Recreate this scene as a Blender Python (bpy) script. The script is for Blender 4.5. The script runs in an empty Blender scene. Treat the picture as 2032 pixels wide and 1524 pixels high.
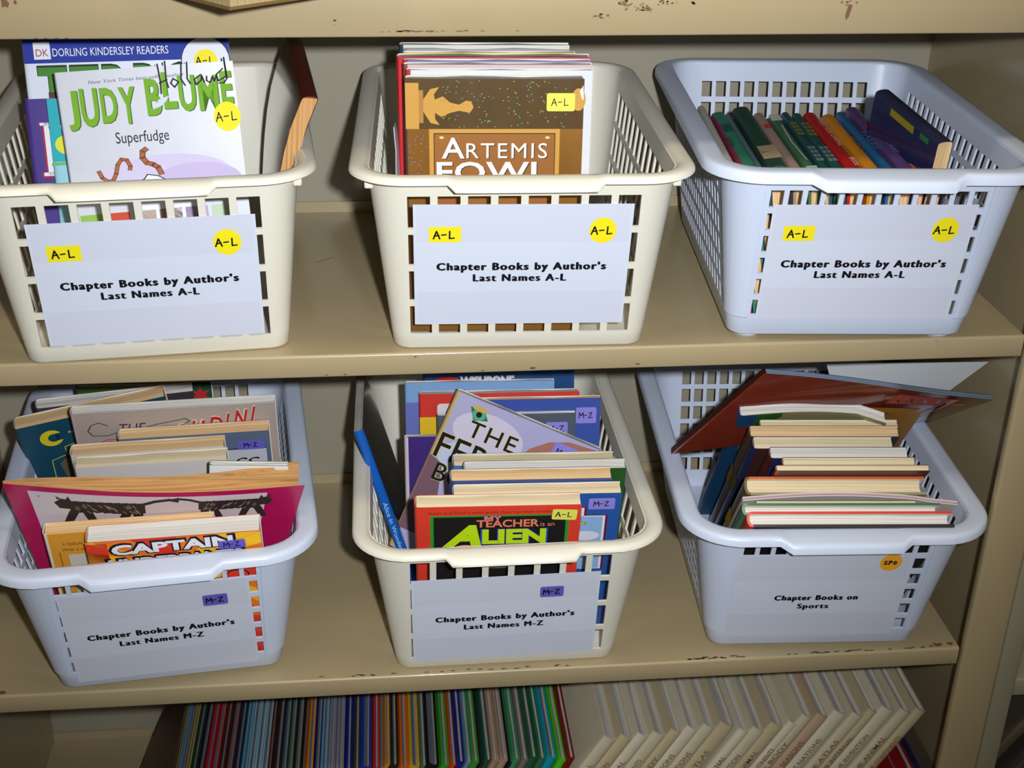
import bpy, math, random
import numpy as np
from mathutils import Vector, Matrix
random.seed(7)
SC = bpy.context.scene
COL = SC.collection
# ------------------------------------------------------------------ camera, light, exposure
F_PX = 2567.28
CAM = Vector((0.0, -0.8535, 0.4019))
CR = Vector((0.9955, -0.0942, 0.0131)); CF = Vector((0.0901, 0.8896, -0.4478))
CF.normalize(); CR = (CR - CF*CR.dot(CF)).normalized(); CU = CR.cross(CF)
cam = bpy.data.cameras.new('camera'); cam.sensor_width = 36.0; cam.lens = F_PX/2032*36
cam.clip_start = 0.02
camo = bpy.data.objects.new('camera', cam); COL.objects.link(camo)
m = Matrix((CR, CU, -CF)).transposed().to_4x4(); m.translation = CAM
camo.matrix_world = m
SC.camera = camo
w = bpy.data.worlds.new('world'); SC.world = w; w.use_nodes = True
w.node_tree.nodes['Background'].inputs[0].default_value = (1.0, 0.90, 0.74, 1)
w.node_tree.nodes['Background'].inputs[1].default_value = 0.13
fl = bpy.data.lights.new('camera_flash', 'SPOT'); fl.energy = 46; fl.color = (0.93, 0.96, 1.0)
fl.shadow_soft_size = 0.012; fl.spot_size = math.radians(74); fl.spot_blend = 1.0
flo = bpy.data.objects.new('camera_flash', fl); COL.objects.link(flo)
flo.location = (0.055, -0.865, 0.435)
flo.rotation_euler = (Vector((0.06, 0.0, 0.09)) - flo.location).to_track_quat('-Z', 'Y').to_euler()
al = bpy.data.lights.new('ceiling_lamp', 'AREA'); al.shape = 'RECTANGLE'; al.size = 1.2; al.size_y = 0.25
al.energy = 9; al.color = (1.0, 0.87, 0.62)
alo = bpy.data.objects.new('ceiling_lamp', al); COL.objects.link(alo)
alo.location = (0.1, -0.62, 1.75); alo.rotation_euler = (math.radians(12), 0, 0)
SC.view_settings.view_transform = 'Standard'; SC.view_settings.look = 'None'
SC.view_settings.gamma = 1; SC.view_settings.exposure = 0.0
SC.view_settings.use_curve_mapping = False

# ------------------------------------------------------------------ helpers
SH = 0.2951      # drop from the middle shelf to the lower one
DEP = 0.318      # shelf depth
def ray(px, py): return CF + CR*((px-1016)/F_PX) - CU*((py-762)/F_PX)
def atz(px, py, z):
    d = ray(px, py); return CAM + d*((z-CAM.z)/d.z)
def aty(px, py, y):
    d = ray(px, py); return CAM + d*((y-CAM.y)/d.y)
def lin(c):
    c = c/255.0
    return c/12.92 if c <= 0.04045 else ((c+0.055)/1.055)**2.4
MATS = {}
def mat(name, rgb=None, rough=0.5, metal=0.0, var=0.0, scale=30.0, bump=0.0, coat=0.0, spec=0.5):
    if name in MATS: return MATS[name]
    mt = bpy.data.materials.new(name); MATS[name] = mt; mt.use_nodes = True
    nt = mt.node_tree; b = nt.nodes['Principled BSDF']
    col = (lin(rgb[0]), lin(rgb[1]), lin(rgb[2]), 1)
    b.inputs['Base Color'].default_value = col
    b.inputs['Roughness'].default_value = rough; b.inputs['Metallic'].default_value = metal
    b.inputs['Specular IOR Level'].default_value = spec
    if coat: b.inputs['Coat Weight'].default_value = coat; b.inputs['Coat Roughness'].default_value = 0.12
    if var or bump:
        tc = nt.nodes.new('ShaderNodeTexCoord'); n = nt.nodes.new('ShaderNodeTexNoise')
        n.inputs['Scale'].default_value = scale; n.inputs['Detail'].default_value = 6
        nt.links.new(tc.outputs['Object'], n.inputs['Vector'])
        if var:
            mx = nt.nodes.new('ShaderNodeMix'); mx.data_type = 'RGBA'
            mx.inputs[6].default_value = tuple(c*(1-var) for c in col[:3])+(1,)
            mx.inputs[7].default_value = tuple(min(1, c*(1+var)) for c in col[:3])+(1,)
            nt.links.new(n.outputs['Fac'], mx.inputs[0]); nt.links.new(mx.outputs[2], b.inputs['Base Color'])
        if bump:
            bp = nt.nodes.new('ShaderNodeBump'); bp.inputs['Strength'].default_value = bump
            bp.inputs['Distance'].default_value = 0.001
            nt.links.new(n.outputs['Fac'], bp.inputs['Height']); nt.links.new(bp.outputs['Normal'], b.inputs['Normal'])
    return mt
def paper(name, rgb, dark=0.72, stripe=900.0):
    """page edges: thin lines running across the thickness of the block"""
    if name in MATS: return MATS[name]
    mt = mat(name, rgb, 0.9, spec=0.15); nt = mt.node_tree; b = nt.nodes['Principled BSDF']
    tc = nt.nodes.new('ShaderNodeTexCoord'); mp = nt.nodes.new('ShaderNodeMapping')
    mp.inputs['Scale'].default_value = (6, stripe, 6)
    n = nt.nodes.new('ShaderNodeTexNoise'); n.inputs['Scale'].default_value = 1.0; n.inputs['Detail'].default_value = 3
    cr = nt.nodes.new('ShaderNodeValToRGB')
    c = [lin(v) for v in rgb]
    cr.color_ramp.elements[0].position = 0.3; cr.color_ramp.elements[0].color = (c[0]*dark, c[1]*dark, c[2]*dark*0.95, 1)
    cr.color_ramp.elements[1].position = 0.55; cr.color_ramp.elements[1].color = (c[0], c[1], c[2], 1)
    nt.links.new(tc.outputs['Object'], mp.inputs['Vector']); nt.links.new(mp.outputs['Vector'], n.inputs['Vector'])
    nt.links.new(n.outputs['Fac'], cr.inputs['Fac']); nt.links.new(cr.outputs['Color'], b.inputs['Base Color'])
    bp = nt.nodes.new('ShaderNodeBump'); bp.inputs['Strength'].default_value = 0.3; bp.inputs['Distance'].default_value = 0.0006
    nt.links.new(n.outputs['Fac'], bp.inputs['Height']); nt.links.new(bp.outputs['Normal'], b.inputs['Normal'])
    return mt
_cc = {}
def C(r, g, b, rough=0.42, coat=0.12):
    k = (r, g, b, rough, coat)
    if k not in _cc: _cc[k] = mat('cover_%d_%d_%d_%d' % (r, g, b, rough*100), (r, g, b), rough, var=0.06, scale=60, coat=coat)
    return _cc[k]
def ink(r, g, b): return mat('ink_%d_%d_%d' % (r, g, b), (r, g, b), 0.6, spec=0.25)
TAN = paper('pages_tan', (226, 190, 142)); CREAM = paper('pages_cream', (226, 208, 172), 0.78)
WHITE = paper('pages_white', (222, 218, 212), 0.78); GREY = paper('pages_grey', (172, 168, 162), 0.75)
BROWNP = paper('pages_brown', (206, 158, 102), 0.6, 700)

def newobj(name, me, parent=None):
    o = bpy.data.objects.new(name, me); COL.objects.link(o)
    if parent is not None: o.parent = parent
    return o
def mesh(name, V, F, mats, mi=None, parent=None, smooth=False, angle=35):
    me = bpy.data.meshes.new(name); me.from_pydata([tuple(v) for v in V], [], F)
    for x in mats: me.materials.append(x)
    if mi is not None: me.polygons.foreach_set('material_index', mi)
    if smooth:
        me.polygons.foreach_set('use_smooth', [True]*len(me.polygons)); me.set_sharp_from_angle(angle=math.radians(angle))
    me.update()
    return newobj(name, me, parent)
def empty(name, M, label=None, cat=None, group=None):
    o = newobj(name, None); o.empty_display_size = 0.02
    o.matrix_world = M if isinstance(M, Matrix) else Matrix.Translation(M)
    return tag(o, label, cat, group)
def tag(o, label=None, cat=None, group=None):
    if label: o['label'] = label
    if cat: o['category'] = cat
    if group: o['group'] = group
    return o
def box(name, lo, hi, mt, parent=None, bev=0.0, seg=2):
    import bmesh
    bm = bmesh.new(); bmesh.ops.create_cube(bm, size=1)
    for v in bm.verts:
        v.co = Vector([(lo[i]+hi[i])/2 + v.co[i]*(hi[i]-lo[i]) for i in range(3)])
    if bev: bmesh.ops.bevel(bm, geom=bm.edges[:], offset=bev, segments=seg, affect='EDGES', profile=0.5)
    me = bpy.data.meshes.new(name); bm.to_mesh(me); bm.free(); me.materials.append(mt)
    if bev:
        me.polygons.foreach_set('use_smooth', [True]*len(me.polygons)); me.set_sharp_from_angle(angle=math.radians(50))
    return newobj(name, me, parent)

# ---- text as flat print
_tx = {}
def glyphs(s, bold=0.0, shear=0.0, space=1.0):
    k = (s, bold, shear, space)
    if k in _tx: return _tx[k]
    cu = bpy.data.curves.new('print', 'FONT'); cu.body = s; cu.resolution_u = 3
    cu.offset = bold; cu.shear = shear; cu.space_character = space
    o = bpy.data.objects.new('print', cu); COL.objects.link(o)
    dg = bpy.context.evaluated_depsgraph_get(); me = bpy.data.meshes.new_from_object(o.evaluated_get(dg))
    V = [(v.co.x, v.co.y) for v in me.vertices]; F = [tuple(p.vertices) for p in me.polygons]
    bpy.data.objects.remove(o); bpy.data.curves.remove(cu); bpy.data.meshes.remove(me)
    x0 = min(v[0] for v in V); x1 = max(v[0] for v in V)
    _tx[k] = (V, F, x0, x1); return _tx[k]
CAP = 0.70
class Print:
    """flat print in paper coordinates: x right, y down from the top left corner, metres"""
    def __init__(s, ys=1.0): s.V = []; s.F = []; s.mi = []; s.mats = []; s.ys = ys
    def _m(s, mt):
        if mt not in s.mats: s.mats.append(mt)
        return s.mats.index(mt)
    def poly(s, pts, mt, l=1):
        b = len(s.V); s.V += [(x, y*s.ys, l) for x, y in pts]; s.F.append(tuple(range(b, b+len(pts)))); s.mi.append(s._m(mt))
    def rect(s, x0, y0, x1, y1, mt, l=1, n=1):
        for i in range(n):
            a = x0+(x1-x0)*i/n; c = x0+(x1-x0)*(i+1)/n
            s.poly([(a, y0), (a, y1), (c, y1), (c, y0)], mt, l)
    def rrect(s, x0, y0, x1, y1, r, mt, l=1):
        P = []
        for cx, cy, a0 in ((x1-r, y0+r, -90), (x1-r, y1-r, 0), (x0+r, y1-r, 90), (x0+r, y0+r, 180)):
            for k in range(5):
                a = math.radians(a0+22.5*k); P.append((cx+r*math.cos(a), cy+r*math.sin(a)))
        s.poly(P[::-1], mt, l)
    def ell(s, cx, cy, rx, ry, mt, l=1, n=24):
        s.poly([(cx+rx*math.cos(-2*math.pi*k/n), cy+ry*math.sin(-2*math.pi*k/n)) for k in range(n)], mt, l)
    def stroke(s, pts, wd, mt, l=2):
        for i in range(len(pts)-1):
            (x0, y0), (x1, y1) = pts[i], pts[i+1]; d = math.hypot(x1-x0, y1-y0) or 1e-6
            nx, ny = -(y1-y0)/d*wd/2, (x1-x0)/d*wd/2; ex, ey = (x1-x0)/d*wd*0.3, (y1-y0)/d*wd*0.3
            s.poly([(x0-nx-ex, y0-ny-ey), (x0+nx-ex, y0+ny-ey), (x1+nx+ex, y1+ny+ey), (x1-nx+ex, y1-ny+ey)], mt, l)
    def text(s, t, x, y, cap, mt, l=2, width=None, bold=0.0, shear=0.0, align='C', rot=0.0, space=1.0):
        V, F, x0, x1 = glyphs(t, bold, shear, space); k = cap/CAP
        kx = k if width is None else width/(x1-x0)
        ox = {'L': -x0, 'C': -(x0+x1)/2, 'R': -x1}[align]
        c, sn = math.cos(rot), math.sin(rot); b = len(s.V)
        for a, d in V:
            X = (a+ox)*kx; Y = -d*k; s.V.append((x+X*c-Y*sn, y*s.ys+X*sn+Y*c, l))
        i = s._m(mt)
        for f in F: s.F.append(tuple(b+q for q in f)); s.mi.append(i)
    def build(s, name, fn, parent):
        if not s.F: return None
        o = mesh(name, [fn(x, y, l) for x, y, l in s.V], s.F, s.mats, s.mi, parent)
        return o
BLACK = ink(16, 14, 20); YEL = ink(240, 225, 30); LYEL = ink(222, 222, 92); PUR = ink(100, 92, 190); LPUR = ink(140, 130, 215)
INKW = ink(225, 228, 235); ORG = ink(245, 170, 45)
def hand(P, s, x, y, cap, mt=BLACK, l=4, wd=0.0011, rot=0.0):
    """felt-pen lettering"""
    G = {'A': [[(0, 1), (.35, 0), (.7, 1)], [(.1, .62), (.62, .55)]], '-': [[(.05, .5), (.55, .45)]],
         'L': [[(.1, 0), (.08, .95), (.6, .9)]], 'M': [[(0, 1), (.1, 0), (.4, .6), (.72, 0), (.85, 1)]],
         'Z': [[(0, .05), (.6, 0), (.05, .95), (.7, .95)]], 'S': [[(.6, .1), (.2, .05), (.1, .4), (.55, .6), (.45, .95), (0, .9)]],
         'P': [[(.1, 1), (.1, 0), (.55, .1), (.5, .45), (.1, .5)]], 'O': [[(.3, .1), (.05, .5), (.3, .95), (.6, .55), (.3, .1)]]}
    tot = len(s)*0.85*cap; X = x-tot/2; c, sn = math.cos(rot), math.sin(rot)
    for i, ch in enumerate(s):
        for st in G[ch]:
            pts = []
            for a, b in st:
                px, py = X+i*0.85*cap+a*cap - x, (b-0.5)*cap
                pts.append((x+px*c-py*sn, y+px*sn+py*c))
            P.stroke(pts, wd, mt, l)

# ------------------------------------------------------------------ books
def basis(o, x, y, z):
    M = Matrix((x, y, z)).transposed().to_4x4(); M.translation = o; return M
FLOOR = 0.007
DBG = []
def stand(L, R, z0, zt, lean, roll=0.0, yaw=None, wd=None):
    """frame of a book standing on the floor z0; L, R: ends of its front top edge, zt: height of that edge"""
    a = atz(L[0], L[1], z0+FLOOR+zt); b = atz(R[0], R[1], z0+FLOOR+zt)
    d = b-a; w_ = d.length if wd is None else wd
    x = d.normalized() if yaw is None else Vector((math.cos(math.radians(yaw)), math.sin(math.radians(yaw)), 0))
    n = Vector((-x.y, x.x, 0)); t = math.radians(lean)
    up = Vector((0, 0, 1))*math.cos(t)+n*math.sin(t); th = n*math.cos(t)-Vector((0, 0, 1))*math.sin(t)
    h = zt/math.cos(t)
    return basis(a-up*h, x, th, up), w_, h
class Pack:
    """books standing one behind another, parallel and touching; each keeps the line of its top left corner"""
    def __init__(s, z0, yaw, lean):
        s.z0 = z0; y = math.radians(yaw); t = math.radians(lean)
        s.x = Vector((math.cos(y), math.sin(y), 0)); n = Vector((-s.x.y, s.x.x, 0)); s.ct = math.cos(t)
        s.up = Vector((0, 0, 1))*s.ct+n*math.sin(t); s.th = n*s.ct-Vector((0, 0, 1))*math.sin(t); s.end = None
    def put(s, L, R, tk, zt=None, gap=0.0005, wd=None):
        if zt is None:                       # slide along the sight line until it touches the one in front
            lo, hi = 0.05, 0.26
            for _ in range(40):
                zt = (lo+hi)/2
                if (atz(L[0], L[1], s.z0+FLOOR+zt)).dot(s.th) > s.end+gap: lo = zt
                else: hi = zt
        a = atz(L[0], L[1], s.z0+FLOOR+zt)
        if wd is None:                       # width: where the right end's sight line meets the plane of the cover
            d = ray(R[0], R[1]); k = (a-CAM).dot(s.th)/d.dot(s.th); wd = (CAM+d*k-a).dot(s.x)
        s.end = a.dot(s.th)+tk; h = zt/s.ct
        0 and print('  pack zt %.3f w %.3f Y %.3f' % (zt, wd, a.y))
        return basis(a-s.up*h, s.x, s.th, s.up), wd, h
def book(label, M, w, h, t, front, spine=None, back=None, page=TAN, hard=False, art=None, spine_art=None,
         group=None, name=None, warp=None, nx=1, nz=1, stickers=None, ys=1.0):
    root = empty(name or ('hardback_book' if hard else 'paperback_book'), M, label, 'book', group)
    DBG.append((label, M.copy(), w, h, t))
    c = 0.0022 if hard else 0.0005; ov = 0.003 if hard else 0.0004
    if t < 0.006: c = min(c, t*0.22)
    spine = spine or front; back = back or front
    wf = warp or (lambda v: v)
    # profile of the cover in x (width) and y (thickness)
    xs = [w - (w-0.003)*i/nx for i in range(nx+1)]
    out = [(x, 0) for x in xs]; bulge = 0.0018 if hard else 0.0006
    arc = [(0.003-(0.003+bulge)*math.sin(math.pi*k/8)**0.6, t*(1-math.cos(math.pi*k/8))/2) for k in range(1, 8)]
    out += arc + [(x, t) for x in reversed(xs)]
    inn = [(x, t-c) for x in xs[:-1]] + [(0.003, t-c)]
    arc2 = [(0.003-(0.003+bulge-c)*math.sin(math.pi*k/8)**0.6, c+(t-2*c)*(1-math.cos(math.pi*k/8))/2) for k in range(7, 0, -1)]
    inn += arc2 + [(0.003, c)] + [(x, c) for x in reversed(xs[:-1])]
    loop = out+inn; n = len(loop); V = []; F = []; mi = []
    for j in range(nz+1):
        for x, y in loop: V.append(wf(Vector((x, y, h*j/nz))))
    no = len(out)
    for j in range(nz):
        for i in range(n):
            k = (i+1) % n; F.append((j*n+i, j*n+k, (j+1)*n+k, (j+1)*n+i))
            mi.append(0 if i < nx else (1 if i < no-1-nx else (2 if i < no-1 else 3)))
    for j, fl_ in ((0, True), (nz, False)):
        ring = []
        for i in range(no-1):           # strip between the outer and the inner wall
            a, b = i, i+1; q = n-1-i; p = n-2-i
            if p < no-0: p = max(p, no)
            f = (j*n+a, j*n+b, j*n+p, j*n+q)
            if not fl_: f = f[::-1]
            F.append(f); mi.append(0 if i < nx else (1 if i < no-1-nx else 2))
    F = [(f[0], f[3], f[2], f[1]) if idx < nz*n else f for idx, f in enumerate(F)]
    inner = mat('cover_inside', (222, 216, 204), 0.8)
    mesh('cover', V, F, [front, spine, back, inner], mi, root, smooth=True)
    # page block
    px = max(nx, 6); pz = max(nz, 1); V = []; F = []; py = 3
    y0, y1 = c+0.0001, t-c-0.0001; x0, x1 = 0.0012, w-ov-(0 if hard else 0.0003)
    r = random.Random(sum(ord(ch)*(k+1) for k, ch in enumerate(label)))
    ph = r.random()*6
    def pt(i, j, k):
        x = x0+(x1-x0)*i/px; y = y0+(y1-y0)*j/py; z = ov+(h-2*ov)*k/pz
        if k == pz: z += 0.0005*math.sin(x*90+ph)-0.0003-0.0004*math.sin(j*2+ph)
        if hard and i == px: x -= 0.0012*math.sin(math.pi*j/py)
        return wf(Vector((x, y, z)))
    idx = {}
    for i in range(px+1):
        for j in range(py+1):
            for k in range(pz+1):
                if i in (0, px) or j in (0, py) or k in (0, pz): idx[(i, j, k)] = len(V); V.append(pt(i, j, k))
    for i in range(px):
        for j in range(py):
            F.append((idx[i, j, 0], idx[i, j+1, 0], idx[i+1, j+1, 0], idx[i+1, j, 0]))
            F.append((idx[i, j, pz], idx[i+1, j, pz], idx[i+1, j+1, pz], idx[i, j+1, pz]))
        for k in range(pz):
            F.append((idx[i, 0, k], idx[i+1, 0, k], idx[i+1, 0, k+1], idx[i, 0, k+1]))
            F.append((idx[i, py, k], idx[i, py, k+1], idx[i+1, py, k+1], idx[i+1, py, k]))
    for j in range(py):
        for k in range(pz):
            F.append((idx[0, j, k], idx[0, j, k+1], idx[0, j+1, k+1], idx[0, j+1, k]))
            F.append((idx[px, j, k], idx[px, j+1, k], idx[px, j+1, k+1], idx[px, j, k+1]))
    mesh('page_block', V, F, [page], None, root)
    fn = lambda x, y, l: wf(Vector((x, -0.00012*l, h-y)))
    if art:
        P = Print(ys); art(P, w, h); P.build('cover_print', fn, root)
    if spine_art:
        P = Print(); spine_art(P, t, h); P.build('spine_print', lambda x, y, l: wf(Vector((-bulge-0.00012*l-0.0001, t-x, h-y))), root)
    for s_ in (stickers or []):
        P = Print(); s_(P, w, h); P.build('sticker', fn, root)
    return root
def sticker(kind, x, y, txt, rot=0.0, cap=0.005, wx=0.018, hy=0.011, mt=None, wd=0.0008):
    def f(P, w, h):
        if kind == 'round': P.ell(x, y, wx/2, hy/2, mt or YEL, 8)
        else:
            Q = Print(); Q.rrect(-wx/2, -hy/2, wx/2, hy/2, 0.0015, mt or LPUR, 8)
            c, s = math.cos(rot), math.sin(rot); b = len(P.V)
            P.V += [(x+a*c-d*s, y+a*s+d*c, l) for a, d, l in Q.V]; P.F += [tuple(b+i for i in q) for q in Q.F]; P.mi += [P._m(mt or LPUR)]
        hand(P, txt, x, y, cap, l=9, wd=wd, rot=rot)
    return f

# ------------------------------------------------------------------ bookcase
STEEL = mat('beige_painted_steel', (168, 151, 116), 0.36, var=0.05, scale=14, bump=0.06, coat=0.35)
def add_chips(mt):
    nt = mt.node_tree; b = nt.nodes['Principled BSDF']
    src = b.inputs['Base Color'].links[0].from_socket
    tc = nt.nodes.new('ShaderNodeTexCoord'); n = nt.nodes.new('ShaderNodeTexNoise')
    n.inputs['Scale'].default_value = 60; n.inputs['Detail'].default_value = 8; n.inputs['Roughness'].default_value = 0.7
    cr = nt.nodes.new('ShaderNodeValToRGB'); cr.color_ramp.elements[0].position = 0.80; cr.color_ramp.elements[1].position = 0.815
    mx = nt.nodes.new('ShaderNodeMix'); mx.data_type = 'RGBA'; mx.inputs[7].default_value = (0.05, 0.035, 0.025, 1)
    nt.links.new(tc.outputs['Object'], n.inputs['Vector']); nt.links.new(n.outputs['Fac'], cr.inputs['Fac'])
    nt.links.new(cr.outputs['Color'], mx.inputs[0]); nt.links.new(src, mx.inputs[6]); nt.links.new(mx.outputs[2], b.inputs['Base Color'])
add_chips(STEEL)
STEELB = mat('beige_steel_back', (156, 149, 130), 0.5, var=0.05, scale=9)
CHIP = mat('bare_chipped_paint', (62, 48, 36), 0.7); RUST = mat('rust_scuff', (112, 80, 56), 0.8)
XL, XR = -0.3951, 0.5049
def shelf_part(case, zt, hl, x0=XL, x1=0.4772, lip_mat=None):
    """steel shelf: tray with a rolled front lip and an upturned back edge, one profile swept along x"""
    r = 0.0022; prof = []
    for k in range(7):
        a = math.radians(90*k/6); prof.append((r-r*math.sin(a), zt-r+r*math.cos(a)))
    prof += [(0.0, zt-hl+0.0012), (0.0006, zt-hl+0.0003), (0.0014, zt-hl), (0.012, zt-hl), (0.012, zt-hl+0.0012),
             (0.0016, zt-hl+0.0014), (0.0014, zt-0.004), (0.004, zt-0.0016),
             (DEP-0.0022, zt-0.0016), (DEP-0.001, zt+0.0001), (DEP-0.001, zt+0.010), (DEP-0.0022, zt+0.010), (DEP-0.0026, zt)]
    n = len(prof); nseg = 1; V = []; F = []
    for x in (x0, x1): V += [(x, y, z) for y, z in prof]
    for i in range(n):
        k = (i+1) % n; F.append((i, n+i, n+k, k))
    F.append(tuple(range(n))); F.append(tuple(range(2*n-1, n-1, -1)))
    return mesh('shelf', V, F, [STEEL], None, case, smooth=True, angle=40)
case = empty('bookcase', Vector(((XL+XR)/2, 0.16, -1.0)), 'beige painted steel bookcase with chipped shelf edges holding the plastic baskets', 'bookcase')
case_inv = case.matrix_world.inverted()
def incase(o):
    o.parent = case; o.matrix_parent_inverse = case_inv; return o
LIP = 0.01775
ZB = -0.62                      # deck of the lowest bay in view
incase(shelf_part(None, 0.2263+0.034, 0.034, XL, XR+0.001))
incase(shelf_part(None, 0.0, LIP)); incase(shelf_part(None, -SH, LIP)); incase(shelf_part(None, ZB, LIP))
incase(shelf_part(None, -0.96, 0.03))
incase(box('top_panel', (XL-0.02, 0.0, 0.74), (XR+0.02, DEP+0.004, 0.76), STEEL, bev=0.002))
incase(box('back_panel', (XL-0.004, DEP, -1.0), (XR+0.004, DEP+0.0015, 0.75), STEELB))
for sx in (-1, 1):
    a = XR if sx > 0 else XL
    lo, hi = (a, a+0.0015) if sx > 0 else (a-0.0015, a)
    incase(box('side_panel', (lo, 0.002, -1.0), (hi, DEP, 0.75), STEEL))
    e0, e1 = (0.4795, 0.5148) if sx > 0 else (XL-0.010, XL+0.0277)
    incase(box('upright_post', (e0, -0.0042, -1.0), (e1, 0.0052, 0.75), STEEL, bev=0.0028, seg=3))
for z in (0.08, -0.05, -0.12, -0.2, -0.33, -0.42):      # slotted clips inside the right upright
    incase(box('shelf_clip', (0.4985, 0.010, z), (XR, 0.022, z+0.011), mat('clip_steel', (96, 88, 74), 0.4, 0.5), bev=0.001))
# paint chips and scuffs on the shelf edges
P = Print(); rr = random.Random(3)
def chips(pts, sy=0.5):
    for (px, py, sz, m_) in pts:
        c_ = aty(px, py, 0); s = sz/2730.0
        P.poly([(c_.x+s*math.cos(a)*rr.uniform(.4, 1), c_.z+s*sy*math.sin(a)*rr.uniform(.4, 1)) for a in [i*math.pi/4 for i in range(8)]], m_)
for cx_, cy_, n_, rx_, ry_ in ((1240, 6, 16, 14, 8), (1276, 17, 22, 18, 9), (1322, 4, 14, 16, 4), (1190, 30, 7, 16, 8), (1684, 4, 8, 14, 4), (1375, 4, 4, 4, 5), (664, 40, 3, 1, 8), (206, 40, 1, 1, 1)):
    chips([(cx_+rr.gauss(0, .5)*rx_, cy_+rr.gauss(0, .5)*ry_, rr.uniform(1.5, 5), RUST) for _ in range(n_)], 0.6)
chips([(8, 6, 9, RUST), (30, 4, 4, RUST)], 1.3)
P.poly([(lambda q: (q.x, q.z))(aty(*q_, 0)) for q_ in ((1684, 8), (1692, 10), (1684, 34), (1678, 40), (1677, 30))], RUST)
chips([(808+rr.uniform(-8, 30)*i/3, 61+rr.uniform(-1, 2), rr.uniform(4, 11), RUST) for i in range(26)], 0.16)
chips([(70+i*21, 76.5, 5, CHIP) for i in range(4)], 0.3)
chips([(y_, z_, s_, CHIP) for y_, z_, s_ in ((648, 744, 4), (685, 743, 5), (824, 708, 5), (958, 735, 5), (1057, 730, 9), (1266, 722, 7), (1858, 676, 3))], 0.3)
P.build('paint_chips', lambda x, z, l: Vector((x, -0.00025*l, z)), None)
o = bpy.data.objects['paint_chips']; incase(o); o['kind'] = 'stuff'
P = Print()
def chips2(lst):
    for (px, py, sz, asp, m_) in lst:
        c_ = atz(px, py, -SH); s = sz/2500.0
        P.poly([(c_.x+s*math.cos(a)*rr.uniform(.4, 1), max(0.0016, c_.y+s*asp*math.sin(a)*rr.uniform(.4, 1))) for a in [i*math.pi/4 for i in range(8)]], m_)
base = lambda x: 1380-(x-0)*0.0517+8*math.sin(x/1900*math.pi)-7
for i in range(70):
    px = rr.choice([rr.uniform(640, 1150), rr.uniform(1360, 1480), rr.uniform(1560, 1900)])
    q = atz(px, 1300, -SH); yy = rr.uniform(0.0018, 0.0042)
    P.poly([(q.x+rr.uniform(2, 9)/2600*math.cos(a), yy+rr.uniform(.4, 1)*0.0008*math.sin(a)) for a in [k*math.pi/4 for k in range(8)]], CHIP)
chips2([(1860, 1280, 16, 0.7, RUST), (1885, 1277, 9, 0.8, RUST), (4, 1375, 16, 0.5, RUST), (1390, 1318, 30, 0.14, CHIP)])
P.build('edge_wear', lambda x, y, l: Vector((x, y, -SH+0.0003)), None)
o = bpy.data.objects['edge_wear']; incase(o); o['kind'] = 'stuff'
P = Print(); q0 = atz(625, 522, 0); q1 = atz(662, 510, 0); P.stroke([(q0.x, q0.y), (q1.x, q1.y)], 0.0005, CHIP)
P.build('scratch', lambda x, y, l: Vector((x, y, 0.0003)), None); incase(bpy.data.objects['scratch'])

# neighbouring case on the right, its post and a few books
STEEL2 = mat('greyer_steel', (150, 146, 124), 0.4, var=0.05, scale=14)
case2 = empty('bookcase', Vector((0.9, 0.16, -1.0)), 'greyer steel bookcase whose upright shows at the right edge', 'bookcase')
inv2 = case2.matrix_world.inverted()
def incase2(o): o.parent = case2; o.matrix_parent_inverse = inv2; return o
incase2(box('upright_post', (0.5162, -0.0015, -1.0), (0.5350, 0.006, 0.75), STEEL2, bev=0.002))
incase2(box('side_panel', (0.5170, 0.006, -1.0), (0.5185, DEP, 0.75), STEEL2))
incase2(box('back_panel', (0.5162, DEP, -1.0), (1.3, DEP+0.0015, 0.75), STEELB))
for z in (0.26, 0.0, -SH-0.04, ZB): incase2(box('shelf', (0.519, 0.0015, z-0.018), (1.3, DEP, z), STEEL2, bev=0.001))
FLOORM = mat('grey_carpet', (96, 92, 88), 0.95, var=0.2, scale=200, bump=0.5)
f_ = box('floor', (-2.5, -2.5, -1.02), (3.0, 0.9, -1.0), FLOORM); f_['kind'] = 'structure'
f_ = box('wall_back', (-2.5, 0.36, -1.0), (3.0, 0.40, 1.9), mat('wall_paint', (190, 186, 172), 0.8, var=0.04)); f_['kind'] = 'structure'

# ------------------------------------------------------------------ baskets
PLA = mat('ivory_plastic', (226, 222, 206), 0.38, bump=0.04, scale=300); PLB = mat('bluish_white_plastic', (206, 216, 236), 0.36, bump=0.04, scale=300)
LABELM = mat('label_paper', (210, 217, 232), 0.55, var=0.02, scale=40); TAPE = mat('clear_tape', (208, 213, 228), 0.3)
H = 0.1408
def ringpts(a, yf, yb, r, fs, ss, bs, nc=6):
    """rounded rectangle, counter-clockwise from the front left; fs/ss/bs: extra x or y stations on the straights"""
    P = []
    P += [(x, yf) for x in fs]
    for k in range(1, nc): t = math.radians(-90+90*k/nc); P.append((a-r+r*math.cos(t), yf+r+r*math.sin(t)))
    P += [(a, yf+r+(yb-yf-2*r)*s) for s in ss]
    for k in range(1, nc): t = math.radians(90*k/nc); P.append((a-r+r*math.cos(t), yb-r+r*math.sin(t)))
    P += [(x, yb) for x in bs]
    for k in range(1, nc): t = math.radians(90+90*k/nc); P.append((-a+r+r*math.cos(t), yb-r+r*math.sin(t)))
    P += [(-a, yf+r+(yb-yf-2*r)*s) for s in reversed(ss)]
    for k in range(1, nc): t = math.radians(180+90*k/nc); P.append((-a+r+r*math.cos(t), yf+r+r*math.sin(t)))
    return P
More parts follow.
